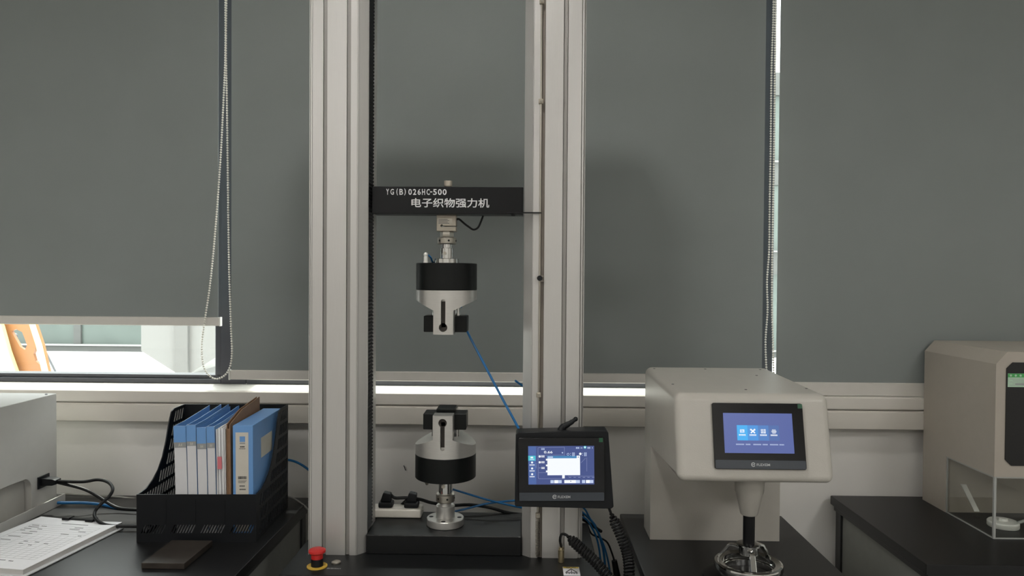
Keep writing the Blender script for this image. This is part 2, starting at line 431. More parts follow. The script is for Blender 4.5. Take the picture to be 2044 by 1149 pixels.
chain_fast(bl2, [A([(1544, -260), (1544, 0), (1540, 140), (1538, 300), (1536, 420), (1535, 500), (1531, 560), (1532, 620), (1528, 680), (1530, 740), (1533, 775), (1540, 782), (1544, 770), (1543, 690), (1541, 600), (1542, 480), (1545, 300), (1547, 120), (1548, 0), (1549, -260)], Yc)])

# ================================================================= BENCHES
def bench(name_label, x0, x1, y0, y1, panel_label=None):
    t = thing('lab_bench', name_label, 'bench', ((x0+x1)/2, (y0+y1)/2, 0), 'black topped lab benches')
    B().prism([(x0, y0), (x1, y0), (x1, y1), (x0, y1)], 'z', .774, .80).build('worktop', 'bench_black', t, bevel=.003)
    B().box(x0+.008, x1-.008, y0+.008, y1-.008, .758, .7739).build('moulding', 'bench_frame', t, bevel=.002)
    s = .035
    for xa in (x0+.012, x1-.012-s):
        for ya in (y0+.012, y1-.012-s):
            box('leg', 'bench_frame', t, xa, xa+s, ya, ya+s, 0, .7579, bevel=.002)
    for xa in (x0+.018, x1-.018-.012):
        box('side_panel', 'bench_grey', t, xa, xa+.012, y0+.0475, y1-.0475, .06, .7579)
    n = max(2, round((x1-x0)/.45)); w = (x1-x0-.1)/n
    for k in range(n):
        dr = box('cabinet_door', 'bench_grey', t, x0+.05+k*w+.003, x0+.05+(k+1)*w-.003, y0+.014, y0+.032, .07, .752, bevel=.002)
        box('handle', 'steel', dr, x0+.05+k*w+w-.06, x0+.05+k*w+w-.05, y0+.0005, y0+.0135, .55, .68)
    return t
bench('long black topped bench under the file organizer and grey instrument', -2.6, -.6235, 1.25, 2.14)
bench('black topped bench carrying the rounded white instrument with chrome clamp', .262, .7035, 1.20, 2.03)
bench('black topped bench with grey side carrying the chamfered beige instrument', .917, 2.3, 1.695, 2.2335-.005)

# ================================================================= TENSILE TEST FRAME
tt = thing('tensile_tester', 'tall twin column fabric tensile tester with black crosshead and two grips', 'tester', (-.185, 1.76, 0))
base = B().box(-.533, .167, 1.583, 1.95, .765, .80).build('deck', 'black_paint', tt, bevel=.003)
box('base_cabinet', 'black_paint', tt, -.52, .154, 1.60, 1.94, 0, .7649, bevel=.004)
bb = B().box(-.3695, -.0075, 1.709, 1.885, .8003, .845); bb.box(-.50, -.3699, 1.826, 1.885, .8003, .845); bb.box(-.0071, .13, 1.826, 1.885, .8003, .845)
bb.build('base_beam', 'black_paint', tt, bevel=.0015, seg=1)
# columns: (distance from outer edge, set-back) profile
ZT = 2.125
mm = .133/117
def column(prof, mirror, x_out):
    b = B(); sgn = -1 if mirror else 1
    pts = [(x_out+sgn*u*mm, 1.70+d) for u, d in prof]
    b.prism(pts, 'z', .8003, ZT)
    return b.build('column', 'column_alu', tt, bevel=0)
profL = [(0, .003), (1, 0), (2.5, 0), (2.6, .0025), (3.6, .0025), (3.7, 0), (6.4, 0), (6.5, .0015), (7.4, .0015), (7.5, 0), (28.5, 0), (28.5, .007), (26, .007), (26, .011), (39.5, .011), (39.5, .007), (37, .007), (37, 0),
         (76.5, 0), (76.5, .007), (74, .007), (74, .011), (87.5, .011), (87.5, .007), (85, .007), (85, 0), (98, 0), (98.2, .0015), (99.4, .0015), (99.6, 0), (100, 0), (101, .002), (102, .0035), (104, .0055), (117, .022),
         (117, .027), (104, .027), (104, .088), (117, .088), (117, .117), (0, .117)]
cl = column(profL, False, -.503)
for u in (32.75, 80.75):
    box('slot_strip', 'groove_alu', cl, -.503+(u-3.6)*mm, -.503+(u+3.6)*mm, 1.7045, 1.709, .8005, ZT-.001)
profR = [(0, .006), (2, .004), (2.1, .007), (4, .006), (4.2, .003), (7, .002), (7.1, .005), (9, .004), (9.2, .001), (13, 0), (36, 0), (36, .007), (33.5, .007), (33.5, .011), (48, .011), (48, .007), (45.5, .007), (45.5, 0),
         (81.5, 0), (81.5, .006), (91, .006), (91, 0), (104, 0), (104.5, .0015), (105.5, .0015), (106, 0), (107, .002), (121.5, .016), (123, .02), (123, .117), (0, .117)]
cr = column(profR, True, .1335)
box('slot_strip', 'groove_alu', cr, .1335-44.4*mm, .1335-37*mm, 1.7045, 1.709, .8005, ZT-.001)
box('slot_strip', 'slot_shade', cr, .1335-90.8*mm, .1335-81.7*mm, 1.7035, 1.7058, .8005, ZT-.001)  # added dark strip, its brown standing in for shade in the rod slot
# black bellows behind the inner face of the left column
bw = B(); n = 150; z0, z1 = .846, ZT-.002; prof = []
for k in range(n):
    z = z0+(z1-z0)*k/n; dz = (z1-z0)/n
    prof += [(-.3730, z), (-.3695, z+dz*.5)]
prof += [(-.3730, z1), (-.382, z1), (-.382, z0)]
b_ = B()
A_ = [b_.bm.verts.new((x, 1.729, z)) for x, z in prof]; D_ = [b_.bm.verts.new((x, 1.786, z)) for x, z in prof]
for i in range(len(prof)):
    j = (i+1) % len(prof); b_.bm.faces.new((A_[i], A_[j], D_[j], D_[i]))
for k in range(n):
    i = 2*k
    for L in (A_, D_): b_.bm.faces.new((L[i], L[i+1], L[i+2]))
b_.build('bellows', 'bellows_black', tt)
box('top_beam', 'black_paint', tt, -.503, .1335, 1.70, 1.82, ZT, ZT+.035, bevel=.004)
# limit rod, collars, spring
XRD = .0307
rod = B().cyl((XRD, 1.6995, .803), (XRD, 1.6995, 2.12), .0022, seg=10).build('limit_rod', 'steel', tt)
for y in (3, 202, 788, 1028):
    z = at(1077, y, 1.695).z
    c = box('collar', 'warm_steel', rod, XRD-.0052, XRD+.0052, 1.6925, 1.7055, z-.0055, z+.0055, bevel=.0012, seg=1)
    B().cyl((XRD, 1.690, z), (XRD, 1.6924, z), .0024, seg=10).build('screw', 'steel', rod)
zk = at(1076, 555, 1.695).z
B().cyl((XRD, 1.682, zk), (XRD, 1.7005, zk), .0062, seg=16).build('knob', 'black_plastic', rod)
for dz in (.005, -.0065): box('prong', 'steel', rod, XRD+.001, XRD+.0105, 1.693, 1.6945, zk+dz-.0007, zk+dz+.0007)
sp = []
for k in range(26*8+1):
    t = k/8; sp.append(Vector((XRD+.0045*cos(2*pi*t), 1.699+.0045*sin(2*pi*t), .804+t*.0038)))
B().tube(sp, .0011, seg=5, smooth=0).build('spring', 'steel', rod)
# crosshead
ch = B().box(-.3665, -.0085, 1.745, 1.805, 1.596, 1.6605).build('crosshead', 'black_satin', tt, bevel=.002)
mdl = B()
for c_, xa, xb in zip('YG(B)026HC-500', (430, 500, 597, 645, 722, 790, 865, 940, 1010, 1085, 1140, 1190, 1268, 1345), (476, 556, 620, 704, 748, 846, 918, 990, 1060, 1138, 1178, 1250, 1330, 1408)):
    X_ = lambda v: -.3325+(v-430)*(.143/978)
    za, zb = (1.6408, 1.6546) if c_ not in '()-' else ((1.6396, 1.6556) if c_ != '-' else (1.6468, 1.6490))
    m_ = fit(text_mesh(c_, bold=.018 if c_ != '-' else 0), X_(xa), X_(xb), za, zb); mdl.add(m_)
o = mdl.build('lettering', 'ink_white', ch, M=front_at(1.7445)); o['label'] = 'white model number on the crosshead'
me = fit(text_mesh('电子织物强力机', bold=.012), -.2725, -.0885, 1.6112, 1.6332); me.transform(front_at(1.7445)); o = link_mesh('lettering', me, 'ink_white', ch); o['label'] = 'white Chinese lettering on the crosshead'
AX, AY = -.193, 1.79
B().lathe([(0, 1.661), (.006, 1.661), (.006, 1.6645), (.0098, 1.6645), (.0098, 1.6775), (0, 1.6775)], AX+.004, 1.775, 20).build('bolt', 'warm_steel', ch)
ta = B().box(-.045, .034, 1.6915, 1.7, 1.5945, 1.597); ta.box(-.045, -.030, 1.7, 1.76, 1.5925, 1.5955); ta.cyl((-.031, 1.70, 1.588), (-.031, 1.70, 1.594), .004, seg=12)
ta.build('trigger_arm', 'black_satin', ch)
# load cell
lc = boolean(B().box(AX-.0235, AX+.0235, 1.775, 1.805, 1.5575, 1.5958).mesh('lc', bevel=.001, seg=1),
             [('DIFFERENCE', B().box(AX-.012, AX+.03, 1.77, 1.81, 1.568, 1.5705).mesh()), ('DIFFERENCE', B().cyl((AX-.011, 1.77, 1.5703), (AX-.011, 1.81, 1.5703), .0032, seg=16).mesh())])
lco = link_mesh('load_cell', lc, 'warm_steel', tt)
box('rating_plate', 'steel', lco, AX-.0205, AX+.0145, 1.7738, 1.7749, 1.574, 1.588)
pr = B()
for k in range(4): pr.box(AX-.0185, AX-.0185+.026-.004*(k % 2), 1.7734, 1.77375, 1.5758+k*.003, 1.5768+k*.003)
pr.build('plate_print', 'ink_dark', lco)
B().tube([(AX+.0235, 1.79, 1.587), (AX+.03, 1.79, 1.587), (AX+.042, 1.788, 1.577), at(935, 452, 1.788), at(945, 458, 1.788), at(954, 454, 1.788), at(960, 442, 1.788), (AX+.088, 1.79, 1.5975)], .0024, seg=8).build('signal_cable', 'cable_black', lco)
# upper coupling
B().lathe([(0, 1.4805), (.0297, 1.4805), (.0297, 1.491), (.0285, 1.492), (.0162, 1.492), (.0162, 1.5165), (.0125, 1.5175), (.0125, 1.5265), (0, 1.5265)], AX, AY, 40).build('coupling', 'chrome', tt)
def nut(z0, z1, r, nm, n=6, mt='steel', holes=True):
    b = B(); b.lathe([(0, z0), (r*.93, z0), (r, z0+.002), (r, z1-.002), (r*.93, z1), (0, z1)], AX, AY, n if n > 6 else 6)
    o = b.build(nm, mt, tt)
    if holes:
        h = B()
        for k in range(6):
            a = 2*pi*k/6+pi/2+.3; h.cyl((AX+(r-.001)*cos(a), AY+(r-.001)*sin(a), (z0+z1)/2), (AX+(r+.0004)*cos(a), AY+(r+.0004)*sin(a), (z0+z1)/2), .0026, seg=10)
        h.build('hole', 'dark_hole', o)
    return o
nut(1.5267, 1.5430, .0232, 'lock_nut', 32)
nut(1.5432, 1.5573, .0165, 'hex_nut', 6, holes=False)
a = Vector((AX-.003, AY-.0165, 1.5045)); B().cyl(a+Vector((0, .004, 0)), a+Vector((0, -.003, 0)), .004, seg=14).build('cross_pin', 'steel', tt)

def grip(zj, zc, sg, zs, zneck, zend, lab):
    """zj: cylinder/jaw joint, zc: outer end of the black cylinder, sg: direction from cylinder to jaws"""
    r = .0735
    za, zb = min(zj, zc), max(zj, zc); e = .0012
    g = B().lathe([(0, za), (r-e, za), (r, za+e), (r, zb-e), (r-e, zb), (0, zb)], AX, AY, 72).build('%s_grip' % lab, 'black_anodised', tt)
    # silver body: cylinder trimmed by the front outline, slotted for the jaws
    nh = .0233
    pts = [(AX-r-.01, zj+sg*.0003), (AX-r-.01, zs), (AX-nh, zneck), (AX-nh, zend), (AX+nh, zend), (AX+nh, zneck), (AX+r+.01, zs), (AX+r+.01, zj+sg*.0003)]
    lo, hi = min(zj+sg*.0003, zend)-.002, max(zj+sg*.0003, zend)+.002
    cyl = B().lathe([(0, lo), (r-.0002, lo), (r-.0002, hi), (0, hi)], AX, AY, 72).mesh()
    ops = [('INTERSECT', B().prism(pts, 'y', AY-.1, AY+.1).mesh())]
    zcut = zneck-sg*.004
    ops.append(('DIFFERENCE', B().box(AX-.1, AX+.1, AY-.030, AY+.030, min(zcut, zend+sg*.01), max(zcut, zend+sg*.01)).mesh()))
    # keyhole: slot plus round end
    zk0, zk1 = (zj+sg*.026, zend-sg*.0165)
    ops.append(('DIFFERENCE', B().prism([(AX+.0052*cos(radians(t)), zk0-sg*.0*0+.0052*sin(radians(t))) for t in range(0, 360, 20)], 'y', AY-.1, AY-.058).mesh()))
    ops.append(('DIFFERENCE', B().box(AX-.0052, AX+.0052, AY-.1, AY-.058, min(zk0, zk1), max(zk0, zk1)).mesh()))
    ops.append(('DIFFERENCE', B().prism([(AX+.0100*cos(radians(t)), zk1+.0100*sin(radians(t))) for t in range(0, 360, 15)], 'y', AY-.1, AY-.058).mesh()))
    body = link_mesh('jaw_body', boolean(cyl, ops), 'bright_alu', g)
    # dark sliding pin in the keyhole
    B().cyl((AX, AY-.0595, zk1), (AX, AY-.0578, zk1), .0097, seg=24).box(AX-.0049, AX+.0049, AY-.0595, AY-.0578, min(zk0, zk1), max(zk0, zk1)).build('slide_pin', 'dark_steel_block', g)
    # jaw faces
    z0, z1 = sorted((zend-sg*.003, zend-sg*.041))
    for xa, xb in ((AX-.0515, AX-.0005), (AX+.0005, AX+.0515)):
        box('jaw_face', 'black_anodised', g, xa, xb, AY-.0285, AY+.0285, z0, z1, bevel=.0012, seg=1)
    for k, xx in ((0, AX-.028), (1, AX+.028)):
        B().cyl((xx, AY-.006, zend-sg*.041), (xx, AY-.006, zneck-sg*.0035), .0055, seg=14).build('guide_rod', 'chrome', g)
    return g
g1 = grip(1.4162, 1.4805, -1, 1.398, 1.369, 1.313, 'upper')
g2 = grip(1.0205, .963, 1, 1.0390, 1.066, 1.123, 'lower')
box('jaw_plate', 'black_anodised', g2, AX-.022, AX+.022, AY-.012, AY+.05, 1.1205, 1.1285, bevel=.001, seg=1)
# air fittings
fx = at(850, 520, 1.77)
f = B().lathe([(0, 1.4807), (.0058, 1.4807), (.0058, 1.485), (.0052, 1.485), (.0052, 1.496), (.0035, 1.497), (.0035, 1.499), (0, 1.499)], fx.x, fx.y, 18); f.ball((fx.x, fx.y, 1.5005), .0055, 14, 10)
f.build('air_fitting', 'plastic_white', g1)
fz = at(852, 968, 1.76)
B().lathe([(0, .948), (.003, .950), (.0065, .958), (.0065, .9628), (0, .9628)], fz.x, fz.y, 16).build('air_fitting', 'steel', g2)
# lower coupling and flange
fl = B().lathe([(0, .8453), (.0440, .8453), (.0452, .8465), (.0452, .8615), (.0438, .863), (.0235, .863), (.0228, .8636), (.0228, .8915), (.0215, .893), (.0145, .893), (.0145, .9012), (0, .9012)], AX, AY, 56).build('mounting_flange', 'bright_alu', tt)
hb = B()
for k in range(4):
    a = pi/2*k+pi/4+.75; hb.cyl((AX+.0345*cos(a), AY+.0345*sin(a), .8625), (AX+.0345*cos(a), AY+.0345*sin(a), .8633), .0055, seg=16)
hb.build('bolt_hole', 'dark_hole', fl)
nut(.9014, .922, .0228, 'lock_nut', 32)
B().lathe([(0, .9222), (.0165, .9222), (.0165, .9628), (0, .9628)], AX, AY, 32).build('coupling', 'chrome', tt)
a = Vector((AX-.003, AY-.0165, .942)); B().cyl(a+Vector((0, .004, 0)), a+Vector((0, -.003, 0)), .0045, seg=14).build('cross_pin', 'steel', tt)
# deck controls
def deck(x, y):
    d = RT*((x-1022)/FPX) - UP*((y-574.5)/FPX) + FW; return Vector((0, 0, CAMZ)) + d*((.80-CAMZ)/d.z)
e = deck(633, 1130)
es = B().ring([(.0135, .8002), (.0225, .8002), (.0225, .8022), (.0135, .8022)], e.x, e.y, 36).build('emergency_stop', 'yellow_ring', tt); es['label'] = 'red mushroom emergency stop button'
B().lathe([(0, .8003), (.0132, .8003), (.0132, .811), (.0126, .8185), (0, .8185)], e.x, e.y, 28).build('stop_base', 'black_plastic', es)
B().lathe([(0, .8187), (.0128, .8187), (.0130, .829), (.0165, .8305), (.0190, .8335), (.0185, .8375), (.014, .8400), (0, .8412)], e.x, e.y, 32).build('mushroom_head', 'red_plastic', es)
s_ = deck(671, 1123)
B().lathe([(0, .8002), (.0105, .8002), (.0105, .8028), (.0095, .8036), (.0085, .8030), (.0078, .8034), (0, .8034)], s_.x, s_.y, 28).build('start_button', 'steel', tt)
flat = lambda x, y: Matrix.Translation((0, 0, .8004))
for body, x0, x1, y, mt in (('急停 Stop', 615, 641, 1134, 'ink_white'), ('启动/Start', 652, 681, 1134, 'ink_white')):
    a, b = deck(x0, y), deck(x1, y); me = fit(text_mesh(body), a.x, b.x, a.y-.003, a.y+.0035); me.transform(Matrix.Translation((0, 0, .8004))); link_mesh('lettering', me, mt, tt)
a = deck(1123, 1131); st = box('warning_label', 'paper_white', tt, a.x, a.x+.0365, a.y-.048, a.y, .8002, .8006); st['label'] = 'white and yellow warning sticker with triangle'
box('caution_band', 'sticker_yellow', st, a.x+.001, a.x+.0355, a.y-.0085, a.y-.001, .8007, .8009)
me = fit(text_mesh('警告'), a.x+.006, a.x+.030, a.y-.0075, a.y-.002); me.transform(Matrix.Translation((0, 0, .8011))); link_mesh('caution_print', me, 'ink_dark', st)
tri = B(); cx, cy = a.x+.018, a.y-.024
for p1, p2 in (((-.013, -.009), (0, .011)), ((0, .011), (.013, -.009)), ((.013, -.009), (-.013, -.009))):
    tri.tube([(cx+p1[0], cy+p1[1], .8009), (cx+p2[0], cy+p2[1], .8009)], .0009, seg=5, smooth=0)
tri.tube([(cx, cy+.005, .8009), (cx, cy-.0025, .8009)], .0009, seg=5, smooth=0); tri.ball((cx, cy-.0055, .8009), .001, 6, 4)
for k in range(5): tri.box(a.x+.005+k*.0055, a.x+.009+k*.0055, a.y-.040, a.y-.037, .8007, .8009)
tri.build('warning_print', 'ink_black', st)
gx = deck(1120, 1121)
B().lathe([(0, .8003), (.0068, .8003), (.0068, .809), (.0062, .809), (.0062, .812), (.0072, .812), (.0072, .828), (.0060, .829), (.0055, .834), (0, .834)], gx.x, gx.y, 24).build('cable_connector', 'brass', tt)
# bracket carrying the operator panel
box('panel_bracket', 'black_paint', tt, .05, .115, 1.6455, 1.6995, 1.0, 1.08)

# ================================================================= OPERATOR PANELS
def rect(b, x0, x1, y0, y1, z): b.bm.faces.new([b.bm.verts.new(v) for v in ((x0, y0, z), (x1, y0, z), (x1, y1, z), (x0, y1, z))])
def disc(b, x, y, r, z, asp=1, n=14): b.bm.faces.new([b.bm.verts.new((x+r*cos(2*pi*k/n), y+r*asp*sin(2*pi*k/n), z)) for k in range(n)])
def line(b, p1, p2, w, z):
    p1, p2 = Vector((*p1, 0)), Vector((*p2, 0)); n = (p2-p1).normalized().cross(Vector((0, 0, 1)))*w/2
    b.bm.faces.new([b.bm.verts.new((v.x, v.y, z)) for v in (p1-n, p2-n, p2+n, p1+n)])
def hmi_face(parent, M, w, h, scr, strip):
    """touch panel front in its own plane: x right, y up, z to the viewer; returns the screen rectangle"""
    bz = B().prism(rounded(0, w, 0, h, .004), 'z', .0002, .006).build('touch_panel', 'gloss_black', parent, bevel=.0008, seg=1, M=M)
    B().prism(rounded(.0015, w-.0015, .001, strip, .0015), 'z', .0061, .0068).build('bezel_strip', 'bezel_grey', bz, M=M)
    lg = B(); cx, cy, r = w*.418, strip*.52, strip*.2
    for k in range(26):
        t0, t1 = radians(20+k*12), radians(20+(k+1)*12)
        if 20+k*12 > 330: break
        line(lg, (cx+r*cos(t0), cy+r*sin(t0)), (cx+r*cos(t1), cy+r*sin(t1)), r*.45, .0071)
    line(lg, (cx-r*.6, cy), (cx+r*.9, cy+r*.1), r*.35, .0071)
    me = fit(text_mesh('FLEXEM', bold=.01), w*.455, w*.60, cy-r*.75, cy+r*.62); me.transform(Matrix.Translation((0, 0, .0071))); lg.add(me)
    lg.build('logo_print', 'logo_grey', bz, M=M)
    return bz
def screen(parent, M, x0, x1, y0, y1, mt):
    return box('screen', mt, parent, x0, x1, y0, y1, .0061, .0064, M=M)
class UI:
    def __init__(s, x0, x1, y0, y1): s.x0, s.x1, s.y0, s.y1 = x0, x1, y0, y1; s.b = {}
    def P(s, u, v): return s.x0+(s.x1-s.x0)*u, s.y1-(s.y1-s.y0)*v
    def g(s, m): return s.b.setdefault(m, B())
    def rect(s, m, u0, u1, v0, v1, z=.0066):
        a, b = s.P(u0, v1), s.P(u1, v0); rect(s.g(m), a[0], b[0], a[1], b[1], z)
    def disc(s, m, u, v, r, z=.0067): x, y = s.P(u, v); disc(s.g(m), x, y, r*(s.x1-s.x0), z)
    def line(s, m, u0, v0, u1, v1, w=.004, z=.0067): line(s.g(m), s.P(u0, v0), s.P(u1, v1), w*(s.x1-s.x0), z)
    def bars(s, m, u0, u1, v0, v1, n, z=.0067):
        w = (u1-u0)/n
        for k in range(n):
            for j in range(2): s.rect(m, u0+k*w, u0+(k+.8)*w, v0+(v1-v0)*j*.55, v0+(v1-v0)*(j*.55+.38), z)
    def done(s, parent, M):
        for m, b in s.b.items(): b.build('display_graphics', m, parent, M=M)
# --- panel of the tensile tester
P1 = at(1027, 1009, 1.60)
op = thing('operator_panel', 'black touch screen panel with coiled cord, fixed to the right column', 'touch panel', (.086, 1.62, P1.z))
M1 = front_at(1.60) @ Matrix.Rotation(radians(0.35), 4, 'Z')
hs = B().prism([(-.0215, .9525), (-.0185, .949), (.188, .947), (.1935, .951), (.1805, 1.113), (.176, 1.118), (-.016, 1.1115), (-.0205, 1.107)], 'y', 1.601, 1.645)
hs.build('housing', 'black_plastic', op, bevel=.004, seg=3)
MB1 = front_at(1.6008) @ Matrix.Translation((-.0130, .9630, 0)) @ Matrix.Rotation(radians(.9), 4, 'Z') @ Matrix.Diagonal((1, 1, 1, 1))
w1, h1 = .1865, .1375
bz = hmi_face(op, MB1, w1, h1, None, .019)
sx0, sx1, sy0, sy1 = .0215, .1640, .0365, .1200
sc = screen(bz, MB1, sx0, sx1, sy0, sy1, 'scr_navy')
u = UI(sx0, sx1, sy0, sy1)
u.rect('scr_side', .002, .12, .005, .995, .0065)
u.rect('scr_teal', .0, .112, .25, .38); u.rect('scr_white', .035, .075, .275, .315, .0068); u.rect('scr_pale', .025, .09, .335, .36, .0068)
for v in (.42, .575, .725):
    u.disc('scr_white', .058, v+.005, .016); u.bars('scr_white', .02, .098, v+.055, v+.085, 4)
for k in range(4): u.rect('scr_pale', .116, .122, .45+k*.035, .462+k*.035)
for l in ((.15, .05, .15, .83), (.15, .83, .165, .85), (.165, .85, .53, .85), (.15, .05, .16, .035), (.16, .035, .55, .03), (.55, .03, .55, .25), (.155, .235, .55, .235), (.155, .69, .28, .69), (.6, .785, .995, .785)): u.line('scr_line', *l)
me = fit(text_mesh('0.66', bold=.01), *[u.P(.24, 0)[0], u.P(.37, 0)[0], u.P(0, .19)[1], u.P(0, .125)[1]]); me.transform(Matrix.Translation((0, 0, .0068))); u.g('scr_white').add(me)
u.bars('scr_pale', .2, .255, .055, .10, 2); u.rect('scr_pale', .51, .53, .16, .19)
for v in (.27, .42): u.disc('scr_white', .175, v, .017); u.bars('scr_white', .2, .252, v-.025, v+.025, 2)
u.rect('scr_pale', .165, .19, .565, .572); u.bars('scr_white', .2, .252, .545, .595, 2)
for v in (.35, .50, .655): u.rect('scr_white', .268, .292, v-.02, v+.025)
u.rect('scr_header', .285, .735, .255, .318); u.rect('scr_pale', .295, .375, .27, .305, .0068)
u.rect('scr_white', .735, .785, .25, .33, .0068); u.rect('scr_white', .29, .785, .318, .757, .0069); u.rect('scr_navy', .752, .766, .275, .30, .007)
u.rect('scr_white', .513, .552, .757, .84)
u.bars('scr_pale', .725, .78, .03, .075, 2); u.bars('scr_pale', .795, .825, .04, .065, 3); u.disc('scr_teal', .862, .035, .022); u.disc('scr_white', .862, .035, .012, .0069); u.bars('scr_pale', .9, .945, .03, .075, 2); u.rect('scr_pale', .97, .976, .03, .07)
u.disc('scr_pale', .605, .215, .019); u.disc('scr_navy', .605, .215, .013, .0069); u.disc('scr_white', .79, .205, .019)
for a_ in (.64, .82):
    for v in (.185, .235): u.rect('scr_pale', a_, a_+.008, v, v+.015); u.bars('scr_pale', a_+.028, a_+.07, v-.012, v+.03, 2)
u.line('scr_line', .888, .3, .888, .66); u.line('scr_line', .80, .44, .868, .315)
for k in range(6): u.rect('scr_line', .615+k*.07, .65+k*.07, .81, .822)
for x0, x1, m in ((.335, .385, 'scr_pale'), (.392, .45, 'scr_white'), (.45, .505, 'scr_pale'), (.545, .72, 'scr_white'), (.72, .782, 'scr_pale'), (.812, .86, 'scr_pale'), (.872, .93, 'scr_white'), (.93, .985, 'scr_pale')): u.rect(m, x0, x1, .885, .965)
u.rect('scr_navy', .635, .65, .905, .925, .0069)
u.done(sc, MB1)
box('film_tab', 'film_green', bz, w1-.012, w1-.0035, h1-.0095, h1-.0005, .0061, .0066, M=MB1)
# clamping lever on top
lv = A([(1118, 862), (1124, 852), (1138, 844), (1149, 836)], 1.622)
B().tube(lv, [.0085, .0080, .0065, .0055, .0045], seg=12).ball(lv[-1], .0052, 10, 8).build('clamp_lever', 'black_plastic', op)
B().lathe([(0, lv[0].z-.012), (.011, lv[0].z-.012), (.011, lv[0].z+.002), (0, lv[0].z+.002)], lv[0].x+.002, 1.622, 20).build('lever_hub', 'black_plastic', op)

# coiled cord from the operator panel down to the deck connector
path = [at(1215, 1012, 1.628), at(1222, 1030, 1.620), at(1240, 1070, 1.612), at(1252, 1105, 1.600), at(1256, 1140, 1.575), at(1252, 1172, 1.560), at(1235, 1178, 1.556), at(1215, 1152, 1.565), at(1190, 1122, 1.585), at(1160, 1094, 1.605), at(1140, 1076, 1.62), at(1130, 1067, 1.625), at(1121, 1066, 1.628), at(1118, 1078, 1.631), Vector((gx.x, gx.y, .836))]
cp = catmull(path, 40); fr = frames(cp); L = [0]
for a, b in zip(cp, cp[1:]): L.append(L[-1]+(b-a).length)
coil = []
pitch = .0068; i = 0; s = 0; tot = L[-1]; step = pitch/9
while s < tot:
    while i < len(L)-2 and L[i+1] < s: i += 1
    f = (s-L[i])/max(1e-9, L[i+1]-L[i]); pnt = cp[i].lerp(cp[i+1], f); _, T, N, Bn = fr[i]
    R_ = .0098*min(1, max(0, (s-.012)/.02))*min(1, max(0, (tot-.088-s)/.015)) + .0001
    th = 2*pi*s/pitch; coil.append(pnt+R_*(cos(th)*N+sin(th)*Bn)); s += step
coil.append(cp[-1])
B().tube(coil, .0030, seg=6, smooth=0).build('coiled_cord', 'cable_black', None, label='black coiled cord looping from the operator panel to the deck', cat='cord')

# ================================================================= HOSES AND CABLES AROUND THE FRAME
def hose(label, pts, r=.003, mt='hose_blue', cat='hose', name='air_hose', group='blue air hoses'):
    kw = dict(group=group) if group else {}
    return B().tube(pts, r, seg=8).build(name, mt, None, label=label, cat=cat, **kw)
hose('blue air hose running slanting from the upper grip to the right column', [(AX+.045, 1.852, 1.352), at(925, 640, 1.85), at(934, 664, 1.82), at(962, 718, 1.80), at(1000, 790, 1.76), at(1030, 845, 1.72), at(1044, 872, 1.685), at(1060, 900, 1.672)], .0031)
hose('short blue air hose beside the fitting on top of the upper grip', [(fx.x+.005, fx.y+.002, 1.5005), at(860, 514, 1.778), at(866, 524, 1.80), (AX-.01, 1.85, 1.485), (AX, 1.875, 1.43), (AX+.03, 1.868, 1.37)], .0022)
hose('blue air hose stub showing left of the right column by the sill', [at(1028, 759, 1.86), at(1035, 764, 1.862), at(1046, 772, 1.866), at(1062, 790, 1.87)], .0026)
hose('blue air hose sloping right from beneath the lower grip', [at(904, 976, 1.83), at(930, 984, 1.845), at(970, 996, 1.86), at(1010, 1006, 1.865), at(1050, 1014, 1.875), at(1110, 1022, 1.89), at(1160, 1030, 1.90), at(1180, 1050, 1.94), at(1195, 1090, 1.96), at(1205, 1180, 1.97)], .0026)
hose('blue air hose lying on the base beam, rising toward the right', [at(905, 1021, 1.85), at(930, 1015, 1.855), at(970, 1005, 1.862), at(1010, 1000, 1.87), at(1050, 998, 1.88), at(1110, 1000, 1.893), at(1160, 1010, 1.91), at(1178, 1035, 1.95), at(1200, 1075, 1.97), at(1214, 1120, 1.975), at(1222, 1180, 1.975)], .0026)
hose('blue air hose arching behind the left column beside the organizer', [at(560, 915, 2.17), at(583, 919, 2.17), at(598, 925, 2.165), at(616, 937, 2.15), at(650, 965, 2.12), at(690, 1010, 2.06)], .0036)
hose('blue hose lying along the back of the left bench', [at(60, 1003, 2.02), at(130, 1003, 2.03), at(165, 1003, 2.035), at(200, 1006, 2.035), at(235, 1013, 2.01), at(270, 1017, 2.0), at(330, 1017, 2.0)], .0042)
hose('grey cable drooping beside the organizer behind the left column', [at(560, 988, 2.10), at(583, 993, 2.095), at(600, 1003, 2.08), at(616, 1018, 2.06), at(640, 1050, 2.02)], .0026, 'cable_grey', 'cable', 'grey_cable', None)
hose('pale grey cable lying along the back of the left bench', [at(120, 985, 2.115), at(180, 988, 2.115), at(235, 991, 2.115), at(270, 995, 2.115), at(340, 997, 2.11)], .003, 'cable_grey', 'cable', 'grey_cable', None)
hose('dark blue cable hanging in the gap right of the test frame', [at(1160, 1020, 1.97), at(1176, 1034, 1.98), at(1190, 1052, 1.985), at(1200, 1080, 1.985), at(1206, 1110, 1.985), at(1212, 1180, 1.985)], .0032, 'hose_blue', 'cable', 'blue_cable', None)
k1 = hose('black cable with a moulded plug hanging right of the test frame', [at(1160, 1022, 2.0), at(1170, 1040, 2.0), at(1180, 1064, 2.0), at(1196, 1072, 2.0), at(1212, 1082, 2.0), at(1222, 1105, 2.0), at(1228, 1125, 2.0)], .0025, 'cable_black', 'cable', 'plug_cable', None)
o = B().cyl(at(1226, 1118, 2.0), at(1232, 1150, 2.0), .0075, .0095, 16).build('plug', 'cable_black', k1)

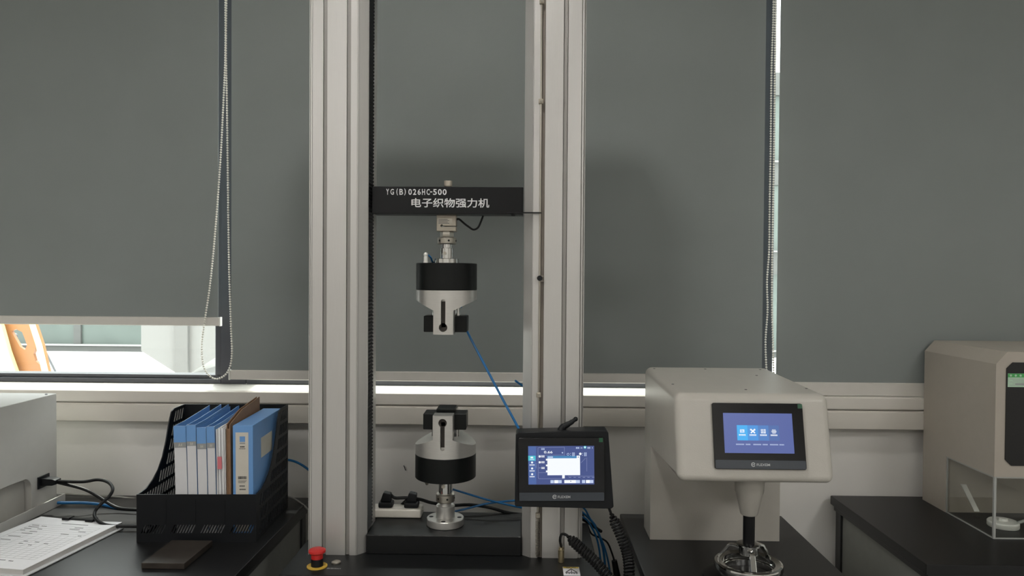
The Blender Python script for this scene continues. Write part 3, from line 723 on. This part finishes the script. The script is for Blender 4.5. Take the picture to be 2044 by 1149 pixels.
# power strip with two plugs
ps = thing('power_strip', 'white power strip lying on the black base beam', 'power strip', (-.40, 1.854, .845))
pb = B().box(-.52, -.258, 1.829, 1.879, .8454, .8665).build('body', 'socket_white', ps, bevel=.004, seg=3)
def plug(px_, label, cable):
    c = at(px_[0], px_[1], 1.854); x, y = c.x, 1.854; z = .8668
    t = thing('power_plug', label, 'plug', (x, y, z), 'black power plugs')
    B().box(x-.018, x+.018, y-.016, y+.016, z, z+.014).build('plug_body', 'black_plastic', t, bevel=.004, seg=2)
    B().prism([(x-.014, z+.0141), (x+.014, z+.0141), (x+.012, z+.022), (x+.013, z+.034), (x-.006, z+.038), (x-.010, z+.026)], 'y', y-.011, y+.011).build('strain_relief', 'black_plastic', t, bevel=.003)
    B().tube([Vector((x+.008, y, z+.033))]+cable, .0042, seg=10).build('cable', 'cable_black', t)
plug((771, 1010), 'black plug at the left end of the power strip, its cable arching right', [at(788, 993, 1.856), at(810, 993, 1.86), at(838, 996, 1.865), at(862, 1003, 1.87), at(900, 1008, 1.875), at(940, 1007, 1.878), at(980, 1013, 1.88), at(1010, 1022, 1.88), at(1040, 1026, 1.885), at(1090, 1028, 1.90), at(1150, 1030, 1.93), at(1200, 1060, 1.99)])
plug((822, 1012), 'black plug nearest the lower grip on the power strip', [at(806, 1003, 1.872), at(798, 1012, 1.889), at(788, 1024, 1.895), at(770, 1050, 1.90)])

# ================================================================= FILE ORGANIZER AND FILES
OM = Matrix.Translation((-.939, 1.7625, .80)) @ Matrix.Rotation(radians(2.2), 4, 'Z')
OW, OD, OH, FH = .288, .272, .289, .1165
fo = thing('file_organizer', 'black perforated plastic file organizer on the left bench', 'organizer', OM @ Vector((OW/2, OD/2, 0)))
def side_outline():
    pts = [(0, 0), (OD, 0), (OD, OH), (.205, OH), (.188, OH-.006), (.178, OH-.022)]
    crv = [(.172, .255), (.155, .212), (.135, .175), (.11, .148), (.08, .130), (.045, .1185), (.02, FH), (0, FH)]
    return pts+crv
def front_limit(z):
    tab = [(FH, .03), (.1185, .045), (.130, .08), (.148, .11), (.175, .135), (.212, .155), (.255, .172), (.29, .19)]
    if z <= FH: return .004
    for (z0, y0), (z1, y1) in zip(tab, tab[1:]):
        if z <= z1: return y0+(y1-y0)*(z-z0)/(z1-z0)
    return .19
holes = []
for r in range(8):
    za = .012+r*.0345; zb = za+.0265
    for k in range(17):
        y = .010+k*.0147
        sl = .012
        if y+sl+.0085 > OD-.005 or y < front_limit(zb)+.008 or y < front_limit(za)+.006 or zb > OH-.004: continue
        holes.append([(y, za), (y+.0085, za), (y+sl+.0085, zb), (y+sl, zb)])
sm = panel_mesh(side_outline(), holes, .0028)
SIDE = Matrix(((0, 0, 1, 0), (1, 0, 0, 0), (0, 1, 0, 0), (0, 0, 0, 1)))
for x in (.0015, OW-.0015):
    me = sm.copy(); me.transform(OM @ Matrix.Translation((x, 0, .0)) @ SIDE)
    link_mesh('side_panel', me, 'black_plastic', fo)
for x in (.0835, .1437, .2262):
    box('divider', 'black_plastic', fo, x-.0006, x+.0006, .004, OD-.0036, .0031, .105, M=OM)
fh = []
for c in range(4):
    for k in range(8):
        x = .010+c*.0712+k*.0068
        fh.append([(x, .022), (x+.0034, .022), (x+.0034+.010, .043), (x+.010, .043)])
me = panel_mesh([(0.003, .0), (OW-.003, 0), (OW-.003, FH), (.003, FH)], fh, .0028); me.transform(OM @ Matrix.Translation((0, .0014, 0)) @ FRONT)
link_mesh('front_panel', me, 'black_plastic', fo)
gr_ = B()
for x in (.071, .142, .213): gr_.box(x-.0006, x+.0006, -.0012, -.0001, .048, FH-.012)
gr_.build('rib', 'black_plastic', fo, M=OM)
B().box(.003, OW-.003, OD-.003, OD, .0, OH).build('back_panel', 'black_plastic', fo, M=OM)
B().box(.0035, OW-.0035, .003, OD-.0035, .0003, .003).build('bottom_panel', 'black_plastic', fo, M=OM)

def lean(x0, w, ang): return OM @ Matrix.Translation((x0, 0, .0035)) @ Matrix.Rotation(radians(ang), 4, 'Y')
def slim_file(x0, w, h, y0, ang, label, band_z, writing=False):
    M = lean(x0, w, ang); d = .225
    t = thing('slim_file', label, 'file', M @ Vector((w/2, y0, 0)), 'slim blue and white files in the organizer')
    B().box(0, w, y0, y0+.0018, 0, h).build('spine', 'folder_white', t, bevel=.0006, seg=1, M=M)
    for xa, nm in ((0, 'cover'), (w-.0012, 'cover')):
        B().prism([(y0+.0019, 0), (y0+d, 0), (y0+d, h+.012), (y0+.06, h+.001), (y0+.0019, h)], 'x', xa, xa+.0012).build(nm, 'folder_blue', t, M=M)
    B().box(.0015, w-.0015, y0+.004, y0+d-.006, .002, h-.04).build('sheets', 'paper_edge', t, M=M)
    B().box(-.0002, w+.0002, y0-.0006, y0-.0001, h*.855, h).build('blue_cap', 'folder_blue', t, M=M)
    B().box(-.0002, w+.0002, y0-.0007, y0-.0001, band_z, h*.8549).build('grey_band', 'folder_band', t, M=M)
    me = fit(text_mesh('A4'), w*.35, w*.68, (band_z+h*.855)/2-.004, (band_z+h*.855)/2+.004); me.transform(M @ front_at(y0-.0008)); link_mesh('band_print', me, 'label_cream', t)
    return t
fz_ = .268
slim_file(.0890, .0295, .2755, .018, -1.6, 'leftmost slim blue file with white spine in the organizer', fz_*.83)
slim_file(.1205, .0222, .2790, .015, -1.4, 'second slim blue file from the left, slightly taller white spine', fz_*.85)
slim_file(.1450, .0222, .2730, .015, -1.4, 'third slim blue file from the left in the organizer', fz_*.82)
slim_file(.1688, .0188, .2750, .016, -1.4, 'fourth slim blue file, right beside the loose white papers', fz_*.83)
# loose papers with pink tab
M = lean(.1890, .02, -1.0)
lp = thing('paper_bundle', 'bundle of loose white papers with a pink tab between files', 'papers', M @ Vector((.012, .02, 0)))
for k in range(5):
    w = .0045; x = k*.0046; t_ = .274-.003*abs(k-2); yo = .016+.003*((k*7) % 3)
    B().prism([(x, yo), (x+.0018, yo-.002), (x+.0042, yo), (x+.0042, yo+.2), (x, yo+.2)], 'z', 0, t_).build('sheet_stack', 'paper_white' if k % 2 else 'folder_white', lp, bevel=.0006, seg=1, M=M)
B().box(.0050, .0150, .0105, .0125, .172, .202).build('pink_tab', 'pink_tab', lp, M=M)
# brown kraft folder
M = lean(.2138, .01, -.6)
kf = thing('kraft_folder', 'brown kraft card folder standing taller than its neighbours', 'folder', M @ Vector((.005, .1, 0)))
for xa in (0, .0075):
    B().prism([(.014, 0), (.238, 0), (.238, .312), (.10, .302), (.014, .281)], 'x', xa, xa+.0018).build('cover', 'kraft_board', kf, M=M)
B().box(.0019, .0074, .016, .0178, 0, .27).build('spine', 'kraft_board', kf, M=M)
# big box file
M = lean(.2290, .0475, -.4); bw_, bh_, bd_ = .0495, .279, .235; y0 = .010
bf = thing('box_file', 'thick blue box file with cream spine label', 'file', M @ Vector((bw_/2, .1, 0)))
B().box(0, bw_, y0, y0+bd_, 0, bh_).build('case', 'folder_blue', bf, bevel=.002, seg=2, M=M)
lb = B().box(.0075, bw_-.011, y0-.0007, y0-.0001, .02, bh_-.017).build('spine_label', 'label_cream', bf, M=M)
B().box(.0175, .0305, y0-.0011, y0-.0008, bh_-.040, bh_-.0265).build('blue_square', 'folder_blue', lb, M=M)
B().box(.0175, .0305, y0-.0011, y0-.0008, bh_-.0450, bh_-.0420).build('grey_bar', 'folder_band', lb, M=M)
pt = B()
for k in range(3): pt.box(.0185+k*.0038, .0215+k*.0038, y0-.0011, y0-.0008, bh_-.0535, bh_-.0505)
for k in range(6): pt.box(.0165+k*.0025, .0183+k*.0025, y0-.0011, y0-.0008, bh_-.0575, bh_-.0560)
x = .0135
while x < .034:
    w = random.choice((.0006, .0009, .0014)); pt.box(x, x+w, y0-.0011, y0-.0008, .148, .155); x += w+random.choice((.0006, .0010))
for k, z in enumerate((.144, .1415, .139)): pt.box(.0135, .034-.002*k, y0-.0011, y0-.0008, z, z+.0008)
for z, n in ((.130, 6), (.1215, 7)):
    for k in range(n): pt.box(.0165+k*.0022, .0182+k*.0022, y0-.0011, y0-.0008, z, z+.0026)
pt.build('label_print', 'ink_dark', lb, M=M)
B().box(bw_+.0001, bw_+.0006, y0+.06, y0+.15, .185, .235).build('side_label', 'label_cream', bf, M=M)

# ================================================================= LEFT INSTRUMENT
li = thing('test_instrument', 'pale grey box instrument on a shallow tray at far left', 'instrument', (-1.6, 1.75, .80))
tr = B().box(-1.95, -1.302, 1.35, 2.062, .8003, .806); tr.box(-1.306, -1.302, 1.35, 2.062, .8061, .8262); tr.box(-1.95, -1.3061, 2.058, 2.062, .8061, .8262)
tr.build('tray', 'instrument_grey', li)
prf = [(2.052, .8064), (2.052, 1.112), (1.42, 1.112), (1.42, .905), (1.88, .905)]
for k in range(1, 7):
    t = radians(90-15*k); prf.append((1.915+.03*cos(t), .875+.03*sin(t)))
prf += [(1.945, .8064)]
B().prism(prf, 'x', -1.92, -1.3195).build('body', 'instrument_grey', li, bevel=.002)
B().box(-1.90, -1.335, 1.45, 1.941, .8064, .9040).build('inner_housing', 'recess_grey', li, bevel=.003)
sc_ = B()
for x, y in ((-1.335, 2.03), (-1.335, 1.84), (-1.335, 1.62)): sc_.lathe([(0, 1.1121), (.0035, 1.1121), (.003, 1.1136), (0, 1.114)], x, y, 12)
sc_.build('screw', 'ink_dark', li)
pc = thing('mains_lead', 'dark power cord plugged into the side of the grey box instrument', 'cord', (-1.25, 2.02, .80))
pl_ = at(112, 962, 1.98)
B().box(-1.3192, -1.3155, pl_.y-.013, pl_.y+.035, pl_.z-.017, pl_.z+.016).build('socket', 'black_plastic', li, bevel=.001, seg=1)
B().prism([(-1.3153, pl_.z-.010), (-1.285, pl_.z-.009), (-1.275, pl_.z-.006), (-1.275, pl_.z+.006), (-1.285, pl_.z+.009), (-1.3153, pl_.z+.010)], 'y', pl_.y-.004, pl_.y+.022).build('plug', 'black_plastic', pc, bevel=.002)
c0 = Vector((-1.277, pl_.y+.009, pl_.z))
B().tube([c0, at(165, 961, 1.98), at(195, 957, 1.98), at(216, 962, 1.96), at(225, 975, 1.93), at(218, 990, 1.91), at(202, 1005, 1.90), at(190, 1020, 1.885), at(190, 1033, 1.862), at(203, 1044, 1.848), at(225, 1049, 1.845), at(275, 1050, 1.846)], .0042, seg=10).build('cable', 'cable_black', pc)
B().tube([c0+Vector((0, 0, -.003)), at(165, 975, 1.985), at(195, 990, 1.99), at(220, 1006, 1.985), at(240, 1014, 1.982), at(275, 1017, 1.975)], .0042, seg=10).build('cable', 'cable_black', pc)

# ================================================================= CLIPBOARD
th = radians(-8)
CB = Matrix.Translation((-1.2635, 1.8995, .802)) @ Matrix.Rotation(th, 4, 'Z')          # top-left corner; x along top edge, -y down the page
cb = thing('clipboard', 'stack of printed forms on a white clipboard with black clip', 'clipboard', CB @ Vector((.12, -.16, -.0015)))
PW, PH = .236, .315
B().prism(rounded(-.002, PW+.010, -PH-.01, -.004, .008), 'z', -.0015, .0015).build('board', 'folder_white', cb, bevel=.0006, seg=1, M=CB)
def sheet_poly(): return [(0, 0), (.05, -.004), (.1, -.010), (.15, -.010), (PW, -.002), (PW, -PH), (0, -PH)]
B().prism(sheet_poly(), 'z', .0017, .0118).build('paper_stack', 'paper_edge', cb, M=CB)
top = B().prism(sheet_poly(), 'z', .0119, .0124).build('top_sheet', 'paper_white', cb, M=CB)
prt = B()
def hl(y, x0=.025, x1=.215, w=.0004): prt.box(x0, x1, y-w/2, y+w/2, .01245, .0126)
def vl(x, y0, y1, w=.0004): prt.box(x-w/2, x+w/2, y0, y1, .01245, .0126)
for k in range(6): hl(-.055-k*.0125)
for k in range(12): hl(-.135-k*.0115)
for x in (.025, .215): vl(x, -.2615, -.055)
for x in (.075, .10, .12, .14, .16, .18, .2): vl(x, -.2615, -.1175)
prt.build('form_lines', 'folder_band', top, M=CB)
pr2 = B()
for x, y, w in ((.095, -.040, .075), (.03, -.062, .02), (.06, -.066, .015), (.03, -.074, .03), (.03, -.087, .02), (.065, -.085, .014), (.15, -.062, .024), (.145, -.073, .028), (.18, -.086, .02), (.03, -.099, .014), (.06, -.104, .022), (.05, -.117, .03), (.15, -.108, .022), (.2, -.112, .01), (.035, -.14, .034), (.035, -.163, .028), (.035, -.186, .02), (.035, -.208, .03), (.1, -.165, .012), (.13, -.165, .012), (.16, -.172, .012), (.1, -.18, .012), (.13, -.185, .01), (.14, -.275, .016), (.165, -.277, .012)):
    n = max(2, int(w/.004))
    for k in range(n): pr2.box(x+k*w/n, x+(k+.75)*w/n, y-.0016, y+.0016, .01245, .0126)
pr2.build('form_print', 'ink_dark', top, M=CB)
ck = B().box(.078, .162, -.012, .003, .0127, .0165); ck.box(.075, .095, -.018, .004, .0127, .019); ck.box(.143, .165, -.020, .002, .0127, .019)
ck.build('clip', 'black_satin', cb, bevel=.001, seg=1, M=CB)
S2 = Matrix.Translation((-1.283, 1.832, .8004)) @ Matrix.Rotation(radians(-12), 4, 'Z')
B().box(0, .21, -.297, 0, 0, .0006).build('loose_sheet', 'paper_white', None, M=S2, label='white sheet lying partly beneath the clipboard', cat='paper')
# flat dark steel block
a0, a1 = deck(282, 1135), deck(368, 1136); 
def onz(x, y, z):
    d = RT*((x-1022)/FPX) - UP*((y-574.5)/FPX) + FW; return Vector((0, 0, CAMZ)) + d*((z-CAMZ)/d.z)
b1, b0 = onz(424, 1078, .8135), onz(343, 1077, .8135)
B().prism([(a0.x, a0.y), (a1.x, a1.y), (b1.x, b1.y), (b0.x, b0.y)], 'z', .8003, .8135).build('steel_block', 'dark_steel_block', None, bevel=.0008, seg=1, label='flat dark steel block lying before the file organizer', cat='block')

# ================================================================= MIDDLE INSTRUMENT (rounded white head)
mi = thing('bench_instrument', 'rounded cream instrument with overhanging head, touch screen and chrome clamp', 'instrument', (.472, 1.72, .80))
pr3 = [(1.925, .8003), (1.925, 1.2165), (1.545, 1.2085), (1.503, 1.033), (1.83, 1.033), (1.83, .8003)]
hb_ = B().prism(pr3, 'x', .3115, .6300); bmesh.ops.recalc_face_normals(hb_.bm, faces=hb_.bm.faces)
bmesh.ops.bevel(hb_.bm, geom=[e for e in hb_.bm.edges if (lambda c: c.z > 1.0 and c.y < 1.8)((e.verts[0].co+e.verts[1].co)/2)], offset=.016, segments=5, profile=.5, affect='EDGES')
o = hb_.build('body', 'instrument_cream', mi)
wn = o.modifiers.new('weighted_normals', 'WEIGHTED_NORMAL'); wn.weight = 100; wn.keep_sharp = True
sw = B()
for x, y in ((.33, 1.90), (.46, 1.90), (.60, 1.90), (.33, 1.66), (.475, 1.60), (.612, 1.62), (.56, 1.80)):
    z = 1.2085+(y-1.545)*.021; sw.lathe([(0, z-.0005), (.0032, z-.0005), (.0028, z+.0006), (0, z+.0008)], x, y, 10)
sw.build('screw', 'ink_dark', mi)
# touch panel lies in the leaning front face
p_t, p_b = Vector((0, 1.545, 1.2085)), Vector((0, 1.503, 1.033)); up_ = (p_t-p_b).normalized(); nn = Vector((1, 0, 0)).cross(up_)
M2 = Matrix(((1, up_.x, nn.x, 0), (0, up_.y, nn.y, 0), (0, up_.z, nn.z, 0), (0, 0, 0, 1)))
org = p_b + up_*.0285; w2, h2 = .1855, .1330
MB2 = Matrix.Translation((.3862, org.y, org.z)) @ M2
bz2 = hmi_face(mi, MB2, w2, h2, None, .0180)
tx0, tx1, ty0, ty1 = .0215, .1625, .0320, .1125
sc2 = screen(bz2, MB2, tx0, tx1, ty0, ty1, 'scr_blue')
u = UI(tx0, tx1, ty0, ty1)
for k, m in enumerate(('tile_a', 'tile_b', 'tile_c', 'tile_d')):
    u.rect(m, .19+k*.1525, .19+(k+1)*.1525, .305, .685)
    c = .19+(k+.5)*.1525; u.bars('scr_white', c-.05, c+.05, .53, .57, 5)
c = .266; u.rect('scr_white', c-.033, c+.033, .41, .495); u.rect('tile_a', c-.008, c+.008, .445, .46, .0069)
c = .419; u.line('scr_white', c-.03, .405, c+.03, .50, .018); u.line('scr_white', c+.03, .405, c-.03, .50, .018); u.disc('scr_white', c-.026, .415, .013); u.disc('scr_white', c+.026, .415, .013)
c = .571
for dx in (-.035, .003):
    for v in (.40, .457): u.rect('scr_white', c+dx, c+dx+.032, v, v+.05)
c = .724; u.rect('scr_white', c-.025, c+.025, .405, .43); u.rect('scr_white', c-.036, c+.036, .435, .48); u.rect('scr_white', c-.024, c+.024, .48, .51)
for x0, x1, n in ((.165, .285, 10), (.305, .375, 5), (.415, .53, 9), (.55, .625, 5), (.655, .775, 10), (.79, .86, 5)): u.bars('scr_pale', x0, x1, .77, .80, n)
u.done(sc2, MB2)
box('film_tab', 'film_green', bz2, w2-.010, w2-.001, h2-.010, h2-.001, .0061, .0066, M=MB2)
# spindle
sx, sy = at(1495, 1037, 1.58).x, 1.58
B().lathe([(0, .946), (.0165, .946), (.0185, .949), (.0278, .992), (.0300, .996), (.0320, 1.0325), (0, 1.0325)], sx, sy, 40).build('spindle_cone', 'instrument_cream', mi)
B().cyl((sx, sy, .882), (sx, sy, .9459), .0122, seg=28).build('spindle', 'black_satin', mi)
hubz = .8820
B().lathe([(0, hubz-.020), (.0205, hubz-.020), (.0205, hubz-.003), (.0255, hubz-.001), (.0255, hubz+.0015), (.022, hubz+.003), (.0125, hubz+.003), (0, hubz+.003)], sx, sy, 36).build('clamp_hub', 'chrome', mi)
rz = .842
B().ring([(.0540, rz-.010), (.0700, rz-.012), (.0715, rz-.006), (.0700, rz+.002), (.0660, rz+.004), (.0545, rz+.001)], sx, sy, 64).build('clamp_ring', 'chrome', mi)
for ang in (-97, 33, 152):
    a = radians(ang); dx, dy = cos(a), sin(a)
    P = lambda r, z: (sx+r*dx, sy+r*dy, z)
    pts = [P(.019, hubz-.010), P(.031, hubz-.007), P(.041, hubz-.009), P(.047, hubz-.017), P(.057, rz+.011), P(.063, rz+.0035)]
    b_ = B(); c_ = catmull(pts, 5); prev = None
    tx, ty = -dy, dx
    for i, v in enumerate(c_):
        T = (c_[min(i+1, len(c_)-1)]-c_[max(i-1, 0)]).normalized(); side = Vector((tx, ty, 0)); n_ = T.cross(side)
        w_, h_ = .0058, .0028
        ring_ = [b_.bm.verts.new(v+side*s1*w_+n_*s2*h_) for s1, s2 in ((-1, -1), (1, -1), (1, 1), (-1, 1))]
        if prev:
            for k in range(4): b_.bm.faces.new((prev[k], prev[(k+1) % 4], ring_[(k+1) % 4], ring_[k]))
        else: b_.bm.faces.new(ring_)
        prev = ring_
    b_.bm.faces.new(prev); b_.build('clamp_arm', 'chrome', mi, bevel=.0008, seg=1)
B().ring([(.0485, .8175), (.0485, .8305), (.0560, .8305), (.0600, .8280), (.0600, .8175)], sx, sy, 56).build('sample_cup', 'chrome', mi)
B().lathe([(0, .8003), (.092, .8003), (.093, .802), (.090, .812), (.075, .817), (0, .817)], sx-.004, sy, 56).build('sample_base', 'black_satin', mi)

# ================================================================= RIGHT INSTRUMENT (chamfered beige box)
ri = thing('chamber_instrument', 'chamfered beige box instrument with clear acrylic chamber at far right', 'instrument', (1.46, 2.05, .80))
X0, X1, Y0, Y1 = 1.1745, 1.80, 1.866, 2.197
fp = [(X0, .8003), (X0, 1.2395), (X0+.0275, 1.2705), (X1-.0275, 1.2705), (X1, 1.2395), (X1, .8003)]
bd_me = boolean(B().prism(fp, 'y', Y0, Y1).mesh('b'), [('DIFFERENCE', B().box(X0-.05, X1+.05, Y0-.05, 2.078, .75, .957).mesh())])
link_mesh('body', bd_me, 'instrument_beige', ri)
a, b = at(2007, 745, Y0), at(2015, 925, Y0)
px0, pz1, pz0, cc = at(2008, 750, Y0).x, at(2050, 723, Y0).z, at(2050, 929, Y0).z, .015
B().prism([(px0, pz0+cc), (px0+cc, pz0), (X1-.05, pz0), (X1-.035, pz0+cc), (X1-.035, pz1-cc), (X1-.05, pz1), (px0+cc, pz1), (px0, pz1-cc)], 'y', Y0-.0025, Y0-.0002).build('display_window', 'gloss_black', ri)
ga, gb = at(2012, 745, Y0-.003), at(2012, 772, Y0-.003)
gs = box('inspection_sticker', 'sticker_pale', ri, ga.x, ga.x+.075, Y0-.0031, Y0-.0026, gb.z, ga.z); gs['label'] = 'green and white inspection sticker'
box('sticker_band', 'sticker_green', gs, ga.x+.0003, ga.x+.0747, Y0-.0034, Y0-.0032, ga.z-.0095, ga.z-.0003)
gp = B()
for k in range(6): gp.cyl((ga.x+.007+k*.012, Y0-.0037, ga.z-.005), (ga.x+.007+k*.012, Y0-.0035, ga.z-.005), .0028, seg=10)
gp.build('band_print', 'sticker_pale', gs)
gp = B()
for k in range(5): gp.box(ga.x+.004+(.008 if k % 2 else 0), ga.x+.070, Y0-.0034, Y0-.0032, gb.z+.004+k*.004, gb.z+.0048+k*.004)
gp.box(ga.x+.018, ga.x+.05, Y0-.0036, Y0-.0035, gb.z+.006, gb.z+.0095)
gp.build('sticker_print', 'folder_band', gs)
# acrylic chamber
ac = B().box(X0+.002, X0+.006, Y0+.0062, 2.0775, .8006, .9565).build('acrylic_wall', 'acrylic', ri)
ac2 = B().box(X0+.002, X1-.002, Y0+.002, Y0+.006, .8006, .9565).build('acrylic_wall', 'acrylic', ri)
eb = B()
eb.box(X0+.0012, X0+.0068, Y0+.0012, Y0+.0068, .8004, .9567); eb.box(X0+.0012, X0+.0045, Y0+.007, 2.0775, .9535, .9567); eb.box(X0+.0012, X0+.0045, Y0+.007, 2.0775, .8004, .8034)
eb.box(X0+.007, X1-.002, Y0+.0012, Y0+.0045, .9535, .9567); eb.box(X0+.007, X1-.002, Y0+.0012, Y0+.0045, .8004, .8034); eb.box(X0+.0012, X0+.0045, 2.074, 2.0778, .8036, .9533)
eb.build('acrylic_edge', 'acrylic_edge', ri)
B().lathe([(0, .8004), (.036, .8004), (.037, .802), (.037, .812), (.034, .8155), (.012, .8165), (.010, .822), (0, .823)], 1.262, 1.965, 40).build('sample_disc', 'plastic_white', ri)
B().tube([(1.290, 1.955, .812), (1.31, 1.95, .822), (1.325, 1.955, .830)], .004, seg=8).build('disc_handle', 'acrylic_edge', ri)
s0, s1 = at(1922, 966, 2.02), at(1948, 1020, 2.02)
B().prism([(s0.x-.006, s0.z), (s0.x+.008, s0.z), (s1.x+.009, s1.z), (s1.x-.005, s1.z)], 'y', 2.018, 2.022).build('slanted_strip', 'plastic_white', ri)  # white slanted strip behind the acrylic
B().prism([(s1.x-.005, .8004), (s1.x+.009, .8004), (s1.x+.009, s1.z-.0001), (s1.x-.005, s1.z-.0001)], 'y', 2.018, 2.022).build('slanted_strip_stand', 'acrylic', ri)

# ================================================================= CEILING LIGHTS
def lamp(x, y, s, m, label):
    t = thing('ceiling_light', label, 'light', (x, y, ZC-.03), 'ceiling lights')
    h = s/2
    B().box(x-h, x+h, y-h, y+h, ZC-.028, ZC-.012).build('diffuser', m, t)
    f = B()
    f.box(x-h-.015, x-h-.0005, y-h-.015, y+h+.015, ZC-.03, ZC-.0003).box(x+h+.0005, x+h+.015, y-h-.015, y+h+.015, ZC-.03, ZC-.0003)
    f.box(x-h-.0004, x+h+.0004, y-h-.015, y-h-.0005, ZC-.03, ZC-.0003).box(x-h-.0004, x+h+.0004, y+h+.0005, y+h+.015, ZC-.03, ZC-.0003)
    f.box(x-h-.0004, x+h+.0004, y-h-.0004, y+h+.0004, ZC-.0115, ZC-.0003)
    f.build('frame', 'plastic_white', t)
lamp(-.24, 1.17, .17, 'lamp_main', 'small square ceiling light just before the test frame')
for (x, y, lab) in ((-1.9, -.4, 'unseen square ceiling panel added as fill light at left, nearer the window'), (1.9, -.4, 'unseen square ceiling panel added as fill light at right, nearer the window'),
                    (-1.2, -2.2, 'unseen square ceiling panel added as fill light at the left rear'), (1.2, -2.2, 'unseen square ceiling panel added as fill light at the right rear')):
    lamp(x, y, .6, 'lamp_fill', lab)  # added fill panels out of view, brightening blinds and lower wall evenly
